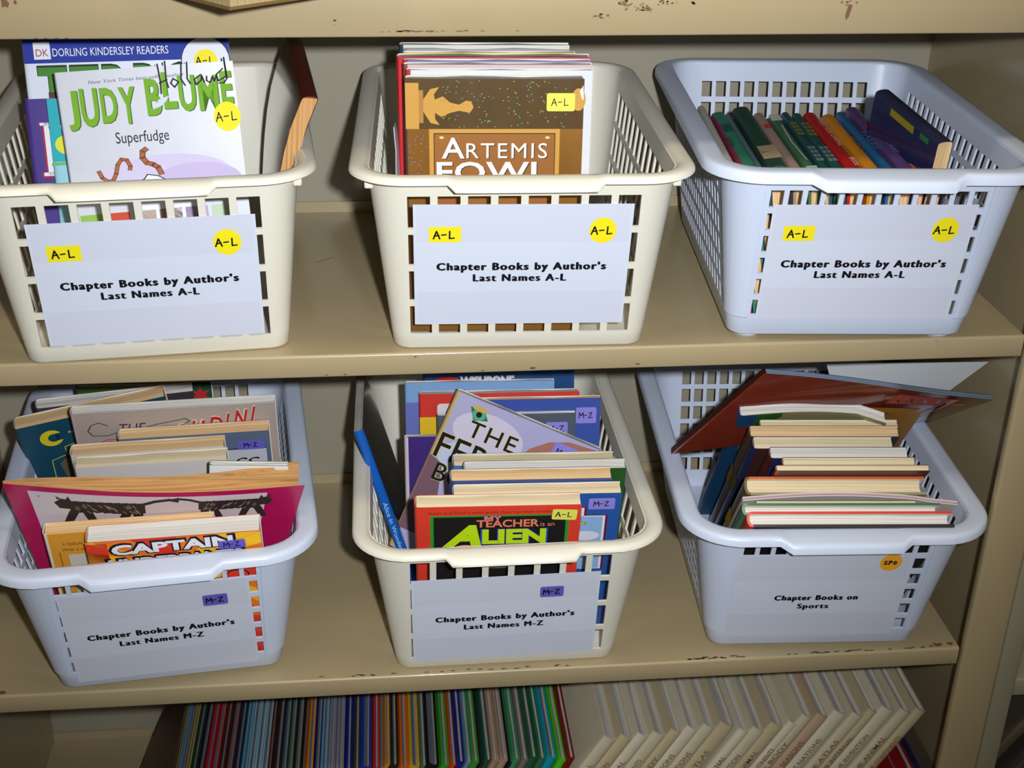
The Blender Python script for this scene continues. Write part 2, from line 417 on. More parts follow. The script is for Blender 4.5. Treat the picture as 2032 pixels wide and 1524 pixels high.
def basket(kind, pos, rot, label, lab, z0, wide=0.0):
    A = kind == 'A'; pl = PLA if A else PLB
    M = Matrix.Translation(Vector((pos[0], pos[1], z0))) @ Matrix.Rotation(math.radians(rot), 4, 'Z')
    root = empty('book_basket', M, label, 'basket', 'plastic baskets of chapter books')
    if A: ncol, hw, gw, ht, hb, nrow, fh = 8, 0.0153, 0.0050, 0.1265, 0.0135, 4, 0.079
    else: ncol, hw, gw, ht, hb, nrow, fh = 12, 0.0092, 0.0036, 0.1265, 0.0225, 6, 0.075
    zb = 0.0 if A else 0.0035
    a0, a1 = (0.0915, 0.106+wide) if A else (0.0885, 0.106+wide)
    yb0, yb1 = 0.262, 0.286; yf1 = -0.034
    # columns: cells flagged as hole columns
    cols = []; x = -fh
    pitch = 2*fh/(ncol-1+hw/(hw+gw)); hole = pitch*hw/(hw+gw)
    for i in range(ncol): cols += [-fh+pitch*i, -fh+pitch*i+hole]
    fs = cols[:]
    ns = 12 if A else 19; sp = 0.96/(ns); ss = []
    for i in range(ns): ss += [0.02+sp*i, 0.02+sp*i+sp*(0.78 if A else 0.6)]
    ss = [0.0]+ss+[1.0]
    zs = [0.0]
    rowh = (ht-hb+(0.0048 if A else 0.0047))/nrow
    rows = []
    for j in range(nrow): rows += [hb+rowh*j, hb+rowh*j+rowh-0.0048]
    zs = [zb, zb+0.0008, zb+0.0025] + rows + [H-0.003, H]
    rings = []
    for z in zs:
        v = (z-zb)/(H-zb)
        rb = 0.0125+(0.0145+wide)*v; ins = 0.0
        if z <= zb+0.0009: ins = 0.003 if z == zb else 0.0012
        if not A: ins += 0.0
        a = a0+(a1-a0)*v; yf = yf1*v; yb = yb0+(yb1-yb0)*v
        F_ = fs if abs(a-rb) > fh else fs
        f2 = [min(max(q, -(a-rb)), a-rb) for q in fs]
        rings.append([(x_, y_, z) for x_, y_ in ringpts(a-ins, yf+ins, yb-ins, rb-ins*0.4, f2, ss, f2[::-1])])
    n = len(rings[0]); V = [p for r_ in rings for p in r_]; F = []
    nf = len(fs); nside = len(ss)
    hole_c = set()
    for i in range(ncol): hole_c.add(2*i)
    off = nf+5
    for i in range(ns): hole_c.add(off+1+2*i)
    off2 = off+nside+5
    for i in range(ncol):
        if not A: hole_c.add(off2+2*i)      # the ivory baskets have a plain back wall
    off3 = off2+nf+5
    for i in range(ns): hole_c.add(off3+1+2*i)
    for j in range(len(zs)-1):
        hr = (j >= 3 and (j-3) % 2 == 0 and (j-3)//2 < nrow)
        for i in range(n):
            if hr and i in hole_c: continue
            k = (i+1) % n; F.append((j*n+i, j*n+k, (j+1)*n+k, (j+1)*n+i))
    F.append(tuple(reversed(range(n))))
    me = bpy.data.meshes.new('body'); me.from_pydata(V, [], F); me.materials.append(pl)
    o = newobj('basket_wall', me, root)
    md = o.modifiers.new('s', 'SOLIDIFY'); md.thickness = 0.0018; md.offset = -1
    dg = bpy.context.evaluated_depsgraph_get(); me2 = bpy.data.meshes.new_from_object(o.evaluated_get(dg))
    o.modifiers.clear(); o.data = me2
    me2.polygons.foreach_set('use_smooth', [True]*len(me2.polygons)); me2.set_sharp_from_angle(angle=math.radians(38))
    # rim with its pull lip at the front
    if A: prof = [(-0.0016, H-0.004), (-0.0012, H-0.0005), (0.001, H+0.0022), (0.004, H+0.0029), (0.008, H+0.0027), (0.0106, H+0.0018), (0.0120, H+0.0002), (0.0124, H-0.0018),
                   (0.0114, H-0.0024), (0.0104, H-0.0), (0.009, H+0.0012), (0.005, H+0.0018), (0.0015, H-0.001), (0.0, H-0.004)]
    else: prof = [(-0.0016, H-0.003), (-0.0014, H+0.0012), (-0.0004, H+0.0028), (0.002, H+0.0034), (0.0105, H+0.0034), (0.0132, H+0.0026), (0.0145, H+0.0004), (0.0148, H-0.0044),
                   (0.0135, H-0.0048), (0.0126, H-0.001), (0.0115, H+0.0008), (0.002, H+0.0012), (0.0004, H-0.001), (0.0, H-0.003)]
    X0, X1 = (0.047, 0.052) if A else (0.043, 0.052)
    e = 0.0055 if A else 0.0065
    fx = sorted(set([-(a1-0.027), -0.07, -0.06, -X1, -X0, -0.03, -0.015, 0, 0.015, 0.03, X0, X1, 0.06, 0.07, a1-0.027, -(X0+X1)/2, (X0+X1)/2]))
    def hs(x_): 
        u = (X1-abs(x_))/(X1-X0); u = min(1, max(0, u)); return u*u*(3-2*u)
    ssr = [i/12 for i in range(13)]; V = []; F = []; npf = len(prof)
    for d, z in prof:
        ring = ringpts(a1+d, yf1-d, yb1+d, 0.027+wide+d, fx, ssr, fx[::-1], 10)
        for x_, y_ in ring:
            zz = z
            if y_ < yf1+0.002 and abs(x_) <= X1:
                g = hs(x_)*min(1, max(0, d)/0.012); y_ -= e*g; zz -= 0.0022*g*(1.6 if d > 0.01 else 1)
            V.append((x_, y_, zz))
    n = len(V)//npf
    for j in range(npf):
        j2 = (j+1) % npf
        for i in range(n):
            k = (i+1) % n; F.append((j*n+i, j2*n+i, j2*n+k, j*n+k))
    mesh('rim', V, F, [pl], None, root, smooth=True, angle=60)
    if A:                # small moulding nubs under the rim corners
        for sx in (-1, 1): box('nub', (sx*0.1045-0.003, yf1+0.012, H-0.0115), (sx*0.1045+0.003, yf1+0.018, H-0.0055), pl, root, bev=0.0012)
    else:
        for sx in (-1, 1):
            for y in (0.016, 0.238):
                V = []; F = []
                for q, (rr_, z) in enumerate(((0.0125, 0.0062), (0.0118, 0.002), (0.0095, 0.0)  )):
                    for k in range(20): V.append((sx*0.0725+rr_*math.cos(k*math.pi/10), y+rr_*math.sin(k*math.pi/10), z))
                for q in range(2):
                    for k in range(20): F.append((q*20+k, (q+1)*20+k, (q+1)*20+(k+1) % 20, q*20+(k+1) % 20))
                F.append(tuple(range(40, 60))[::-1]); F.append(tuple(range(20)))
                mesh('foot', V, F, [pl], None, root, smooth=True)
        for sx in (-1, 1):   # raised corner panels above the plain bottom band
            V = []; F = []
            for z in (0.0195, 0.0205, H-0.006):
                v = (z-zb)/(H-zb); a = a0+(a1-a0)*v; yf = yf1*v; r_ = 0.0125+(0.0145+wide)*v; g = 0.0 if z < 0.02 else 0.0011
                V.append((sx*0.0785, yf-0.0001, z)); V.append((sx*0.0788, yf-g, z))
                for k in range(0, 8):
                    t = math.radians(-90+90*k/7); V.append((sx*(a-r_+(r_+g)*math.cos(t)), yf+r_+(r_+g)*math.sin(t), z))
                V.append((sx*(a+g), yf+r_+0.0005, z)); V.append((sx*(a+0.0001), yf+r_+0.001, z))
            k_ = 12
            for j in range(2):
                for i in range(k_-1):
                    f = (j*k_+i, j*k_+i+1, (j+1)*k_+i+1, (j+1)*k_+i); F.append(f if sx > 0 else f[::-1])
            mesh('corner_panel', V, F, [pl], None, root, smooth=True)
    # label: paper on the sloping front face
    sl = math.hypot(yf1, H-zb); fd = Vector((0, yf1/sl, (H-zb)/sl)); nd = Vector((0, -(H-zb)/sl, yf1/sl))
    cx, cs, lw, lh, lr, kindt = lab
    c_, s_ = math.cos(math.radians(lr)), math.sin(math.radians(lr))
    def fn(x_, y_, l):
        u, v = x_-lw/2, lh/2-y_
        return Vector((cx+u*c_-v*s_, 0, zb)) + fd*(cs+u*s_+v*c_) + nd*(0.0006+0.00014*l)
    Lb = Print(); N = 10
    Lb.rect(0, 0, lw, lh, LABELM, 0, 8)
    lo = Lb.build('label', fn, root)
    T = Print(); T.rect(0.002, 0.0, lw-0.002, lh*0.30, TAPE, 1); T.rect(0.002, lh*0.71, lw-0.002, lh, TAPE, 1); T.build('tape_strip', fn, lo)
    T = Print()
    if kindt == 'AL': l1, l2, w1, w2, v1, v2 = "Chapter Books by Author's", "Last Names A-L", 0.118, 0.065, 0.53, 0.625
    elif kindt == 'MZ': l1, l2, w1, w2, v1, v2 = "Chapter Books by Author's", "Last Names M-Z", 0.112, 0.064, 0.515, 0.62
    else: l1, l2, w1, w2, v1, v2 = 'Chapter Books on', 'Sports', 0.069, 0.0255, 0.545, 0.65
    for dx, dy, ll in ((-.00048, 0, 2), (.00048, 0, 2.3), (0, .0002, 2.6), (0, -.0002, 2.9)):
        T.text(l1, lw/2+dx, lh*v1+dy, 0.0060, BLACK, ll, width=w1, bold=0.012, space=1.22); T.text(l2, lw/2-0.001+dx*1.15, lh*v2+dy, 0.0060, BLACK, ll, width=w2, bold=0.0, space=1.22)
    T.build('lettering', fn, lo)
    if kindt == 'AL':
        T = Print(); T.rrect(lw*.07, lh*.175, lw*.07+0.022, lh*.175+0.0125, 0.0006, YEL, 2); hand(T, 'A-L', lw*.07+0.011, lh*.175+0.0065, 0.0062); T.build('sticker', fn, lo)
        T = Print(); T.ell(lw*.865, lh*.21, 0.0094, 0.0104, YEL, 2); hand(T, 'A-L', lw*.865, lh*.21, 0.0062); T.build('sticker', fn, lo)
    elif kindt == 'MZ':
        T = Print(); X = lw*.745 if A else lw*.81; T.rrect(X-0.0095, lh*.15, X+0.0095, lh*.15+0.0125, 0.0018, PUR, 2); hand(T, 'M-Z', X, lh*.15+0.0062, 0.0055); T.build('sticker', fn, lo)
    else:
        T = Print(); T.ell(lw*.875, lh*.10, 0.0090, 0.0100, ORG, 2); hand(T, 'SPO', lw*.875, lh*.10, 0.0045); T.build('sticker', fn, lo)
    return root
b1 = basket('A', (-0.167, 0.0055), 5.2, 'ivory plastic basket with A-L label at the left end of the upper shelf', (0.001, 0.0665, 0.148, 0.101, 0, 'AL'), 0)
b2 = basket('A', (0.0916, 0.004), -1.6, 'ivory plastic basket with A-L label in the middle of the upper shelf', (-0.0005, 0.0735, 0.150, 0.101, -0.3, 'AL'), 0)
b3 = basket('B', (0.3375, 0.001), -4.2, 'bluish white plastic basket of spine-up books at the right end of the upper shelf', (0.0, 0.0665, 0.143, 0.099, 0.4, 'AL'), 0)
b4 = basket('B', (-0.1885, 0.0085), 6.0, 'bluish white plastic basket with M-Z label at the left end of the lower shelf', (-0.002, 0.0610, 0.143, 0.103, 1.0, 'MZ'), -SH, .0045)
b5 = basket('A', (0.0860, 0.0087), 0.3, 'ivory plastic basket with M-Z label in the middle of the lower shelf', (-0.003, 0.0615, 0.150, 0.100, 0.6, 'MZ'), -SH, .0045)
b6 = basket('B', (0.3490, 0.0104), -3.0, 'bluish white plastic basket labelled for sports books at the right end of the lower shelf', (-0.007, 0.0640, 0.143, 0.101, 0, 'SPO'), -SH, .0045)

# ------------------------------------------------------------------ upper left basket
def art_judy(P, w, h):
    g = ink(112, 168, 30); sh = ink(60, 84, 30); lav = ink(198, 184, 220); lav2 = ink(208, 198, 226); br = ink(170, 100, 60); br2 = ink(120, 66, 36)
    P.ell(w*.55, h*.52, w*.38, h*.11, lav2, 1); P.ell(w*.72, h*.55, w*.26, h*.09, lav, 2)
    P.text('New York Times best-selling author', w*.45, h*.058, 0.0024, ink(90, 90, 100), 2, width=w*.54, shear=0.25, rot=-0.02)
    base = [0.223, 0.25, 0.24, 0.25, 0, .22, .195, .21, .215, .19]
    hh = [.104, .13, .12, .126, 0, .126, .126, .122, .12, .112]
    ws = [.072, .108, .10, .102, .02, .094, .085, .106, .126, .075]; x = w*.045
    for i, ch in enumerate('JUDY BLUME'):
        if ch != ' ':
            for dx, mt_, l in ((0.0006, sh, 2), (0, g, 3)):
                P.text(ch, x+dx, h*base[i]+dx, h*hh[i], mt_, l, width=w*ws[i]*.9, bold=0.03, align='L')
        x += w*(ws[i]+0.004 if ch != ' ' else .045)
    P.text('Superfudge', w*.44, h*.345, 0.0078, BLACK, 3, width=w*.30, bold=0.0)
    # name in felt pen
    X, Y, k = w*.575, h*.068, 0.0192
    def S(pts, wd=0.0011): P.stroke([(X+a*k, Y+b*k) for a, b in pts], wd, BLACK, 6)
    S([(0, -.75), (.04, 0), (.02, .6)]); S([(.28, -.85), (.25, 0), (.3, .35)]); S([(0, .12), (.28, -.02)])
    S([(.5, -.05), (.4, .15), (.52, .35), (.68, .12), (.5, -.05)]); S([(.85, -.75), (.78, 0), (.9, .3)]); S([(1.05, -.75), (1.0, 0), (1.1, .25)])
    S([(1.5, -.15), (1.25, .05), (1.3, .3), (1.5, .1), (1.52, -.1), (1.6, .22)]); S([(1.7, -.05), (1.68, .15), (1.8, .25), (1.9, -.02), (1.95, .2), (2.05, -.05)])
    S([(2.3, -.35), (2.05, -.1), (2.1, .2), (2.4, .0), (2.38, -.85), (2.42, .1), (2.3, .3), (2.1, .3)])
    # worms and the white sack
    def worm(pts, wd):
        P.stroke([(a*w, (b-.075)*h) for a, b in pts], wd*.85, br2, 3); P.stroke([(a*w, (b-.075)*h) for a, b in pts], wd*.55, br, 4)
    worm([(.17, .545), (.185, .575), (.215, .595), (.245, .59), (.265, .56), (.28, .52), (.305, .495), (.335, .50), (.35, .53), (.345, .545)], 0.0036)
    worm([(.45, .455), (.43, .465), (.425, .495), (.445, .52), (.48, .53), (.505, .545), (.52, .575)], 0.0048)
    P.poly([(a*w, (b-.07)*h) for a, b in [(.36, .68), (.39, .60), (.42, .59), (.44, .57), (.50, .58), (.58, .62), (.66, .66), (.70, .70), (.70, .80), (.36, .80)]][::-1], ink(232, 232, 240), 3)
    P.stroke([(a*w, (b-.07)*h) for a, b in [(.36, .68), (.39, .60), (.42, .59), (.44, .57), (.50, .58), (.58, .62), (.66, .66), (.70, .70)]], 0.0008, BLACK, 5)
    P.ell(w*.49, h*.57, w*.05, h*.03, ink(240, 214, 220), 4)
    P.poly([(w*.52, h*.20), (w*.56, h*.155), (w*.62, h*.14), (w*.60, h*.165), (w*.57, h*.185)], ink(205, 215, 232), 5)
    for i, (x0, c_) in enumerate([(.03, (140, 180, 80)), (.18, (196, 70, 44)), (.33, (234, 200, 160)), (.48, (216, 150, 80)), (.63, (190, 160, 210)), (.78, (190, 210, 180))]):
        P.rect(w*x0, h*.67, w*(x0+.13), h*.80, ink(*c_), 3)
        P.stroke([(w*(x0+.02), h*.73), (w*(x0+.07), h*.77), (w*(x0+.05), h*.81)], 0.0012, BLACK if i % 2 else INKW, 5)
    P.rect(0, h*.93, w, h, ink(70, 190, 196), 2)
K1 = Pack(0, 5.5, 13)
M, w_, h_ = K1.put((112, 143), (468, 125), .012, zt=.184, wd=.121)
ax = M.col[1].to_3d(); M = Matrix.Translation(M.translation) @ Matrix.Rotation(math.radians(-2.2), 4, ax) @ Matrix.Translation(-M.translation) @ M
M.translation += Vector((.0055, -.001, 0))
book('white paperback with green author name and a felt-pen name, front of upper left basket', M, w_*1.0, h_, 0.012, C(206, 208, 218), page=CREAM, art=art_judy, ys=.78,
     stickers=[sticker('round', w_*.935, h_*.20, 'A-L', wx=0.0185, hy=0.0205, cap=0.0062)])
def art_teal(P, w, h):
    P.rect(0, 0, w, h*.26, ink(40, 168, 180), 1); P.text('M', w*.13, h*.17, 0.012, INKW, 3, bold=0.04, rot=-0.3); P.ell(w*.09, h*.19, .009, .007, ink(220, 220, 60), 2)
    P.stroke([(0, h*.27), (w*.4, h*.26)], 0.002, ink(110, 180, 90), 2); P.ell(w*.2, h*.68, .02, .028, ink(160, 165, 90), 2)
M, w_, h_ = K1.put((92, 197), None, .006, wd=.128, gap=.003)
book('pale blue paperback with teal top band, behind the white one in upper left basket', M, .128, h_, 0.006, C(150, 205, 222), page=CREAM, art=art_teal)
def art_purple(P, w, h):
    rd_ = ink(190, 30, 50)
    for dx, m_, l in ((-.0012, rd_, 2), (0, INKW, 3)):
        P.rect(w*.085+dx, h*.10, w*.12+dx, h*.32+abs(dx), m_, l); P.rect(w*.065+dx, h*.10, w*.12+dx, h*.112, m_, l); P.rect(w*.06+dx, h*.31, w*.15+dx, h*.325+abs(dx), m_, l)
        P.stroke([(w*.12+dx, h*.125), (w*.17+dx, h*.105), (w*.22+dx, h*.12), (w*.235+dx, h*.3)], .004, m_, l)
    P.ell(w*.33, h*.66, w*.22, h*.28, ink(222, 178, 80), 2); P.ell(w*.34, h*.67, w*.17, h*.245, ink(24, 18, 26), 3)
    for k in range(14):
        a = math.pi*(.55+k*.07); P.stroke([(w*.33+w*.17*math.cos(a), h*.66+h*.24*math.sin(a)), (w*.33+w*.22*math.cos(a+.06), h*.66+h*.28*math.sin(a+.06))], .0006, ink(140, 96, 40), 4)
    P.rect(0, h*.95, w, h, ink(200, 40, 60), 2)
M, w_, h_ = K1.put((48, 197), None, .007, wd=.13)
book('deep purple paperback with a white letter and rope arch, left side of upper left basket', M, .13, h_, 0.007, C(66, 44, 130), page=CREAM, art=art_purple)
def art_dk(P, w, h):
    P.rect(0, 0, w, h*.088, ink(24, 50, 150), 1); P.rect(w*.05, h*.018, w*.13, h*.075, INKW, 2); P.text('DK', w*.09, h*.065, .005, ink(150, 40, 60), 3, width=w*.06)
    P.text('DORLING KINDERSLEY READERS', w*.42, h*.066, 0.0055, INKW, 3, width=w*.56)
    x = w*.06
    for i, ch in enumerate('TERRO'):
        P.text(ch, x-.0006, h*.212, 0.0225, ink(20, 40, 20), 2, width=w*.145, bold=0.07, align='L'); P.text(ch, x, h*.208, 0.021, ink(66, 130, 44), 3, width=w*.137, bold=0.05, align='L')
        x += w*.155
    P.rect(w*.10, h*.185, w*.155, h*.25, ink(78, 58, 48), 4); P.rect(w*.07, h*.25, w*.4, h*.6, ink(238, 226, 180), 2)
    P.ell(w*.88, h*.095, .0175, .0175, ink(30, 40, 90), 2); P.ell(w*.88, h*.095, .0168, .0168, ink(222, 226, 236), 3)
M, w_, h_ = K1.put((42, 74), None, .005, wd=.142)
book('tall white and blue reader with green leafy title, back of upper left basket', M, w_, h_, 0.005, C(214, 220, 234), page=WHITE, art=art_dk,
     stickers=[sticker('round', w_*.88, h_*.095, 'A-L', wx=0.0165, hy=0.0165, cap=0.0055)])
# brown glossy paperback, spine up, bent along the right wall
Z = Vector((0, 0, 1))
nose = Vector((-0.0735, 0.030, 0.182)); far = Vector((-0.094, 0.215, 0.186))
Z = Vector((0, 0, 1)); yv = (nose-far).normalized(); up_ = yv; dn = (Vector((-0.10, 0, -1))).normalized(); dn = (dn-yv*dn.dot(yv)).normalized()
# local x: from spine down; local z: along the spine towards the viewer; local y: thickness
M = basis(far, dn, up_.cross(dn), up_)
if M.col[1].x < 0: print('flip brown')
def wp(v):
    k = v.x/0.16; return Vector((v.x, v.y + 0.017*(1-k)**4, v.z))
DKB = C(74, 38, 34, 0.18, 0.9)
book('worn glossy dark brown paperback standing spine up against the right wall of upper left basket', M, 0.160, (nose-far).length, 0.0115, DKB, C(98, 26, 26, 0.2, 0.8), DKB, page=BROWNP, warp=wp, nx=8, nz=6)

# ------------------------------------------------------------------ upper middle basket
GOLD = mat('gold_foil', (150, 104, 44), 0.33, 0.45, var=0.35, scale=35)
def art_fowl(P, w, h):
    g = mat('gold_print', (196, 146, 56), 0.5, 0.1); pan = mat('bronze_print', (150, 96, 40), 0.45, 0.25); dk = ink(70, 48, 26)
    P.rect(0, 0, w, h*.245, mat('dark_gold_foil', (92, 70, 38), 0.33, 0.4, var=.3, scale=60), 1)
    P.rect(w*.0, h*.02, w*.075, h*.245, g, 2); P.rect(w*.075, h*.055, w*.10, h*.215, mat('gold_print2', (172, 120, 44), .5, .1), 2)
    P.poly([(w*a, h*b) for a, b in [(.10, .10), (.14, .05), (.19, .04), (.16, .075), (.165, .10), (.21, .085), (.25, .115), (.30, .125), (.34, .105), (.37, .11), (.38, .14), (.36, .165), (.30, .155), (.25, .165), (.20, .185), (.165, .165), (.165, .195), (.19, .225), (.14, .215), (.10, .16)]][::-1], g, 3)
    P.rect(w*.13, h*.245, w*.87, h*.95, g, 2); P.rect(w*.155, h*.265, w*.845, h*.935, dk, 3); P.rect(w*.16, h*.27, w*.84, h*.93, pan, 4)
    for x_ in (.2, .8): P.ell(w*x_, h*.287, .0016, .0012, ink(230, 200, 110), 5)
    for dx, mt_, l in ((.0007, dk, 5), (0, ink(232, 230, 225), 6)):
        P.text('A', w*.265+dx, h*.39+dx, .0145, mt_, l, width=w*.13, bold=.012); P.text('RTEMIS', w*.57+dx, h*.39+dx, .0108, mt_, l, width=w*.46, bold=0, space=1.15)
        P.text('FOWL', w*.49+dx, h*.512+dx, .0145, mt_, l, width=w*.64, bold=.018, space=1.05)
    r = random.Random(5)
    for k in range(120):
        x_, y_ = r.uniform(.2, .9), r.uniform(.01, .24)
        P.ell(w*x_, h*y_, .00045, .00045, ink(*r.choice([(60, 190, 140), (80, 170, 200), (190, 190, 70), (90, 200, 90)])), 3, 6)
    for k in range(60):
        P.ell(w*r.uniform(.01, .12), h*r.uniform(.26, .9), .0004, .0004, ink(130, 140, 190), 3, 6)
    P.ell(w*.97, h*.10, w*.04, h*.055, g, 2); P.poly([(w*.995, h*.03), (w*.975, h*.06), (w*.99, h*.10), (w*.998, h*.10)], INKW, 3)
K2 = Pack(0, -2.6, 1)
M, w_, h_ = K2.put((803, 156), (1160, 162), .011, zt=.186)
book('gold foil fantasy paperback with white title, front of upper middle basket', M, w_, h_, 0.011, GOLD, C(120, 84, 44), page=GREY, art=art_fowl, ys=.76,
     stickers=[sticker('rect', w_*.87, h_*.085, 'A-L', wx=0.0195, hy=0.0125, cap=0.005, mt=LYEL, wd=.0006)])
def corner_swoosh(P, w, h):
    P.rect(0, 0, w, .003, INKW, 1)
for L, R, zt, tk, fr, sp, pg, hd, lb in [
    ((806, 139), (1176, 150), .188, .007, (214, 216, 220), (190, 60, 52), GREY, False, 'white paperback with rounded corner directly behind the gold foil book'),
    ((800, 128), (1176, 137), .189, .008, (200, 178, 176), (150, 60, 60), GREY, False, 'pale pink paperback second behind the gold foil book'),
    ((801, 120), (1172, 127), .1915, .007, (124, 122, 170), (180, 60, 60), GREY, False, 'lavender paperback third behind the gold foil book'),
    ((787, 113), (1172, 117), .1915, .013, (200, 38, 46), (200, 38, 46), GREY, False, 'red paperback with worn red spine in upper middle basket'),
    ((800, 104), (1142, 106), .1925, .006, (214, 188, 50), (196, 170, 50), GREY, False, 'yellow paperback near the back of upper middle basket'),
    ((800, 97), (1130, 98), .1935, .006, (150, 148, 156), (130, 130, 140), GREY, False, 'thin grey paperback behind the yellow one in upper middle basket'),
    ((792, 89), (1130, 90), .196, .010, (206, 208, 200), (30, 50, 80), GREY, False, 'tall white and navy paperback at the back of upper middle basket')]:
    M, w_, h_ = K2.put(L, R, tk)
    def art7(P, w, h, fr=fr):
        if fr == (206, 208, 200): P.rect(w*.02, .003, w*.30, .016, ink(30, 52, 84), 1)
        if fr == (200, 38, 46): P.rect(w*.38, .001, w*.99, .010, INKW, 1)
        if fr == (124, 122, 170): P.stroke([(w*.05, .006), (w*.3, .005)], .001, INKW, 1)
    book(lb, M, w_, h_, tk, C(*fr), C(*sp), page=pg, hard=hd, art=art7)
# loose bent grey cover flap at the left wall
q = atz(778, 250, .12)
V = []; F = []
for i in range(7):
    v = i/6; z = .155-.10*v; o_ = atz(776, 245+v*95, z); b_ = 0.004*math.sin(v*math.pi*2)
    o_ = Vector((0.0045+b_*.4-0.002*v, 0.062-0.02*v, .150-.10*v))
    for k in range(2):
        for d in (0, .0006): V.append(o_+Vector((0.0045*k*math.sin(.3+v*2.4)+d, .012*k, 0)))
for i in range(6):
    for a, b in ((0, 1), (1, 3), (3, 2), (2, 0)): F.append((i*4+a, i*4+b, i*4+4+b, i*4+4+a))
F.append((0, 1, 3, 2)); F.append((24, 26, 27, 25))
tag(mesh('bookmark_strip', V, F, [C(170, 176, 186)], None, None, True), 'bent grey plastic strip between the books and left wall of upper middle basket', 'bookmark')

# ------------------------------------------------------------------ upper right basket: a row of books, spines up
G3 = 'old readers standing spine up in the upper right basket'
rows3 = [  # far-left px, near-left px, thickness px far, top height, colour, pages, label
    ((1374, 212), (1438, 330), .006, .122, (176, 170, 162), 'light grey book at the left end of the spine-up row'),
    ((1386, 229), (1460, 340), .0050, .116, (142, 44, 74), 'maroon book spine, second from the left of the spine-up row'),
    ((1409, 228), (1476, 341), .0105, .117, (48, 124, 98), 'mint green book with dark spine panel in the spine-up row'),
    ((1437, 228), (1508, 342), .0048, .115, (84, 108, 118), 'slim blue grey book right of the mint green spine'),
    ((1453, 218), (1526, 343), .0135, .1195, (32, 66, 54), 'dark green book with a tan library label on its spine'),
    ((1494, 229), (1574, 343), .0085, .116, (160, 132, 120), 'dusty pink book with red print on its spine'),
    ((1524, 233), (1602, 344), .0085, .115, (64, 106, 74), 'worn mid green book with torn white spine top'),
    ((1549, 227), (1630, 344), .0070, .116, (22, 74, 72), 'dark teal book with gilt panel, left one of the pair'),
    ((1570, 229), (1655, 345), .0085, .116, (24, 78, 76), 'dark teal book with gilt panel, right one of the pair'),
    ((1593, 228), (1687, 345), .0105, .1175, (176, 20, 22), 'bright red book with white title along its spine'),
    ((1630, 231), (1723, 346), .0105, .116, (206, 130, 18), 'golden orange book right of the red spine'),
    ((1658, 226), (1762, 346), .0070, .116, (26, 92, 138), 'blue book spine between the orange and purple ones'),
    ((1678, 216), (1790, 347), .0110, .1185, (82, 58, 110), 'purple book spine with a red patch'),
    ((1727, 247), (1829, 348), .0035, .114, (188, 70, 38), 'thin red orange book beside the purple spine')]
ba = Matrix.Rotation(math.radians(-4.2), 4, 'Z') @ Vector((0, -1, 0))       # towards the viewer, along the basket
xb = 0.2640
for i, (pf, pn, tk, zt, c_, lb) in enumerate(rows3):
    z = FLOOR+zt+0.004
    far = atz(pf[0], pf[1], z); far.x = max(far.x, 0.3375-0.1015+0.0734*far.y+0.004+0.0115*(i > 0)); near0 = atz(pn[0], pn[1]+8, z); along = Vector((near0.x-far.x, near0.y-far.y, 0)).normalized()
    along = (along+ba).normalized()
    for _ in range(4):
        ymin = 0.001+0.0734*(0.3375-(far.x+along.x*0.16))+0.0045; Lz = min(.19, (far.y-ymin)/-along.y); 
    near = far+along*Lz
    xmid = far.x+along.x*Lz*0.5; xbi = xb; xb += tk*1.04
    dn = Vector(((xbi+0.0963*-0.085*0-xmid+0.000)/zt, 0, -1)).normalized()
    dn = (dn-along*dn.dot(along)).normalized(); th = along.cross(dn)
    if th.x < 0: th = -th
    zdir = dn.cross(th); org = far if zdir.dot(along) > 0 else near
    M = basis(org, dn, th, zdir)
    Lz = (near-far).length
    def sa(P, t, h, i=i, c_=c_):
        # spine print: x across thickness, y from the local top end
        flip = 1
        if i == 4: P.rect(t*.02, h*.0+.018, t*.98, .050, ink(160, 144, 112), 1); P.text('T', t*.5, .034, .005, ink(70, 70, 90), 2, rot=1.57)
        elif i == 2: P.rect(t*.2, h*.62, t*.85, h*.76, ink(34, 84, 84), 1); P.text('READERS', t*.5+.002, h*.45, .004, ink(24, 70, 60), 2, rot=math.pi/2, width=.025)
        elif i in (7, 8):
            for k in range(4):
                for q_ in range(2):
                    P.rect(t*(.12+.4*q_), h*.58+k*.010, t*(.45+.4*q_), h*.58+k*.010+.0075, ink(120, 112, 48), 1)
                    P.rect(t*(.12+.4*q_), h*.16+k*.010, t*(.45+.4*q_), h*.16+k*.010+.0075, ink(110, 130, 130), 1)
        elif i == 9: P.text('FREDDY GOES CAMPING', t*.5-.0015, h*.62, .0042, ink(226, 150, 130), 2, rot=-math.pi/2, width=.075, bold=.02); P.text('BROOKS', t*.5-.0015, h*.12, .0038, ink(226, 170, 160), 2, rot=-math.pi/2, width=.02, bold=.01)
        elif i == 12: P.rect(t*.0, h*.55, t*.9, h*.68, ink(170, 44, 60), 1); P.text('STORIES', t*.5, h*.35, .004, ink(140, 120, 160), 2, rot=-math.pi/2, width=.04)
        elif i == 5: P.rect(t*.2, h*.7, t*.8, h*.78, ink(186, 60, 60), 1)
        elif i in (10, 11): P.text('TALES', t*.5-.0015, h*.5, .0045, ink(120, 80, 40) if i == 10 else ink(70, 130, 170), 2, rot=-math.pi/2, width=.05)
        elif i == 6: P.rect(0, h-.018, t, h, ink(200, 200, 190), 1); P.rect(0, .004, t*.9, .016, ink(150, 205, 185), 1); P.stroke([(t*.4, h*.2), (t*.6, h*.5), (t*.4, h*.8)], .001, ink(180, 190, 180), 1)
    hd = i not in (0, 3, 13)
    book(lb, M, zt, Lz, tk, C(*c_, 0.5, 0.0), page=TAN, hard=hd, spine_art=sa, group=G3)
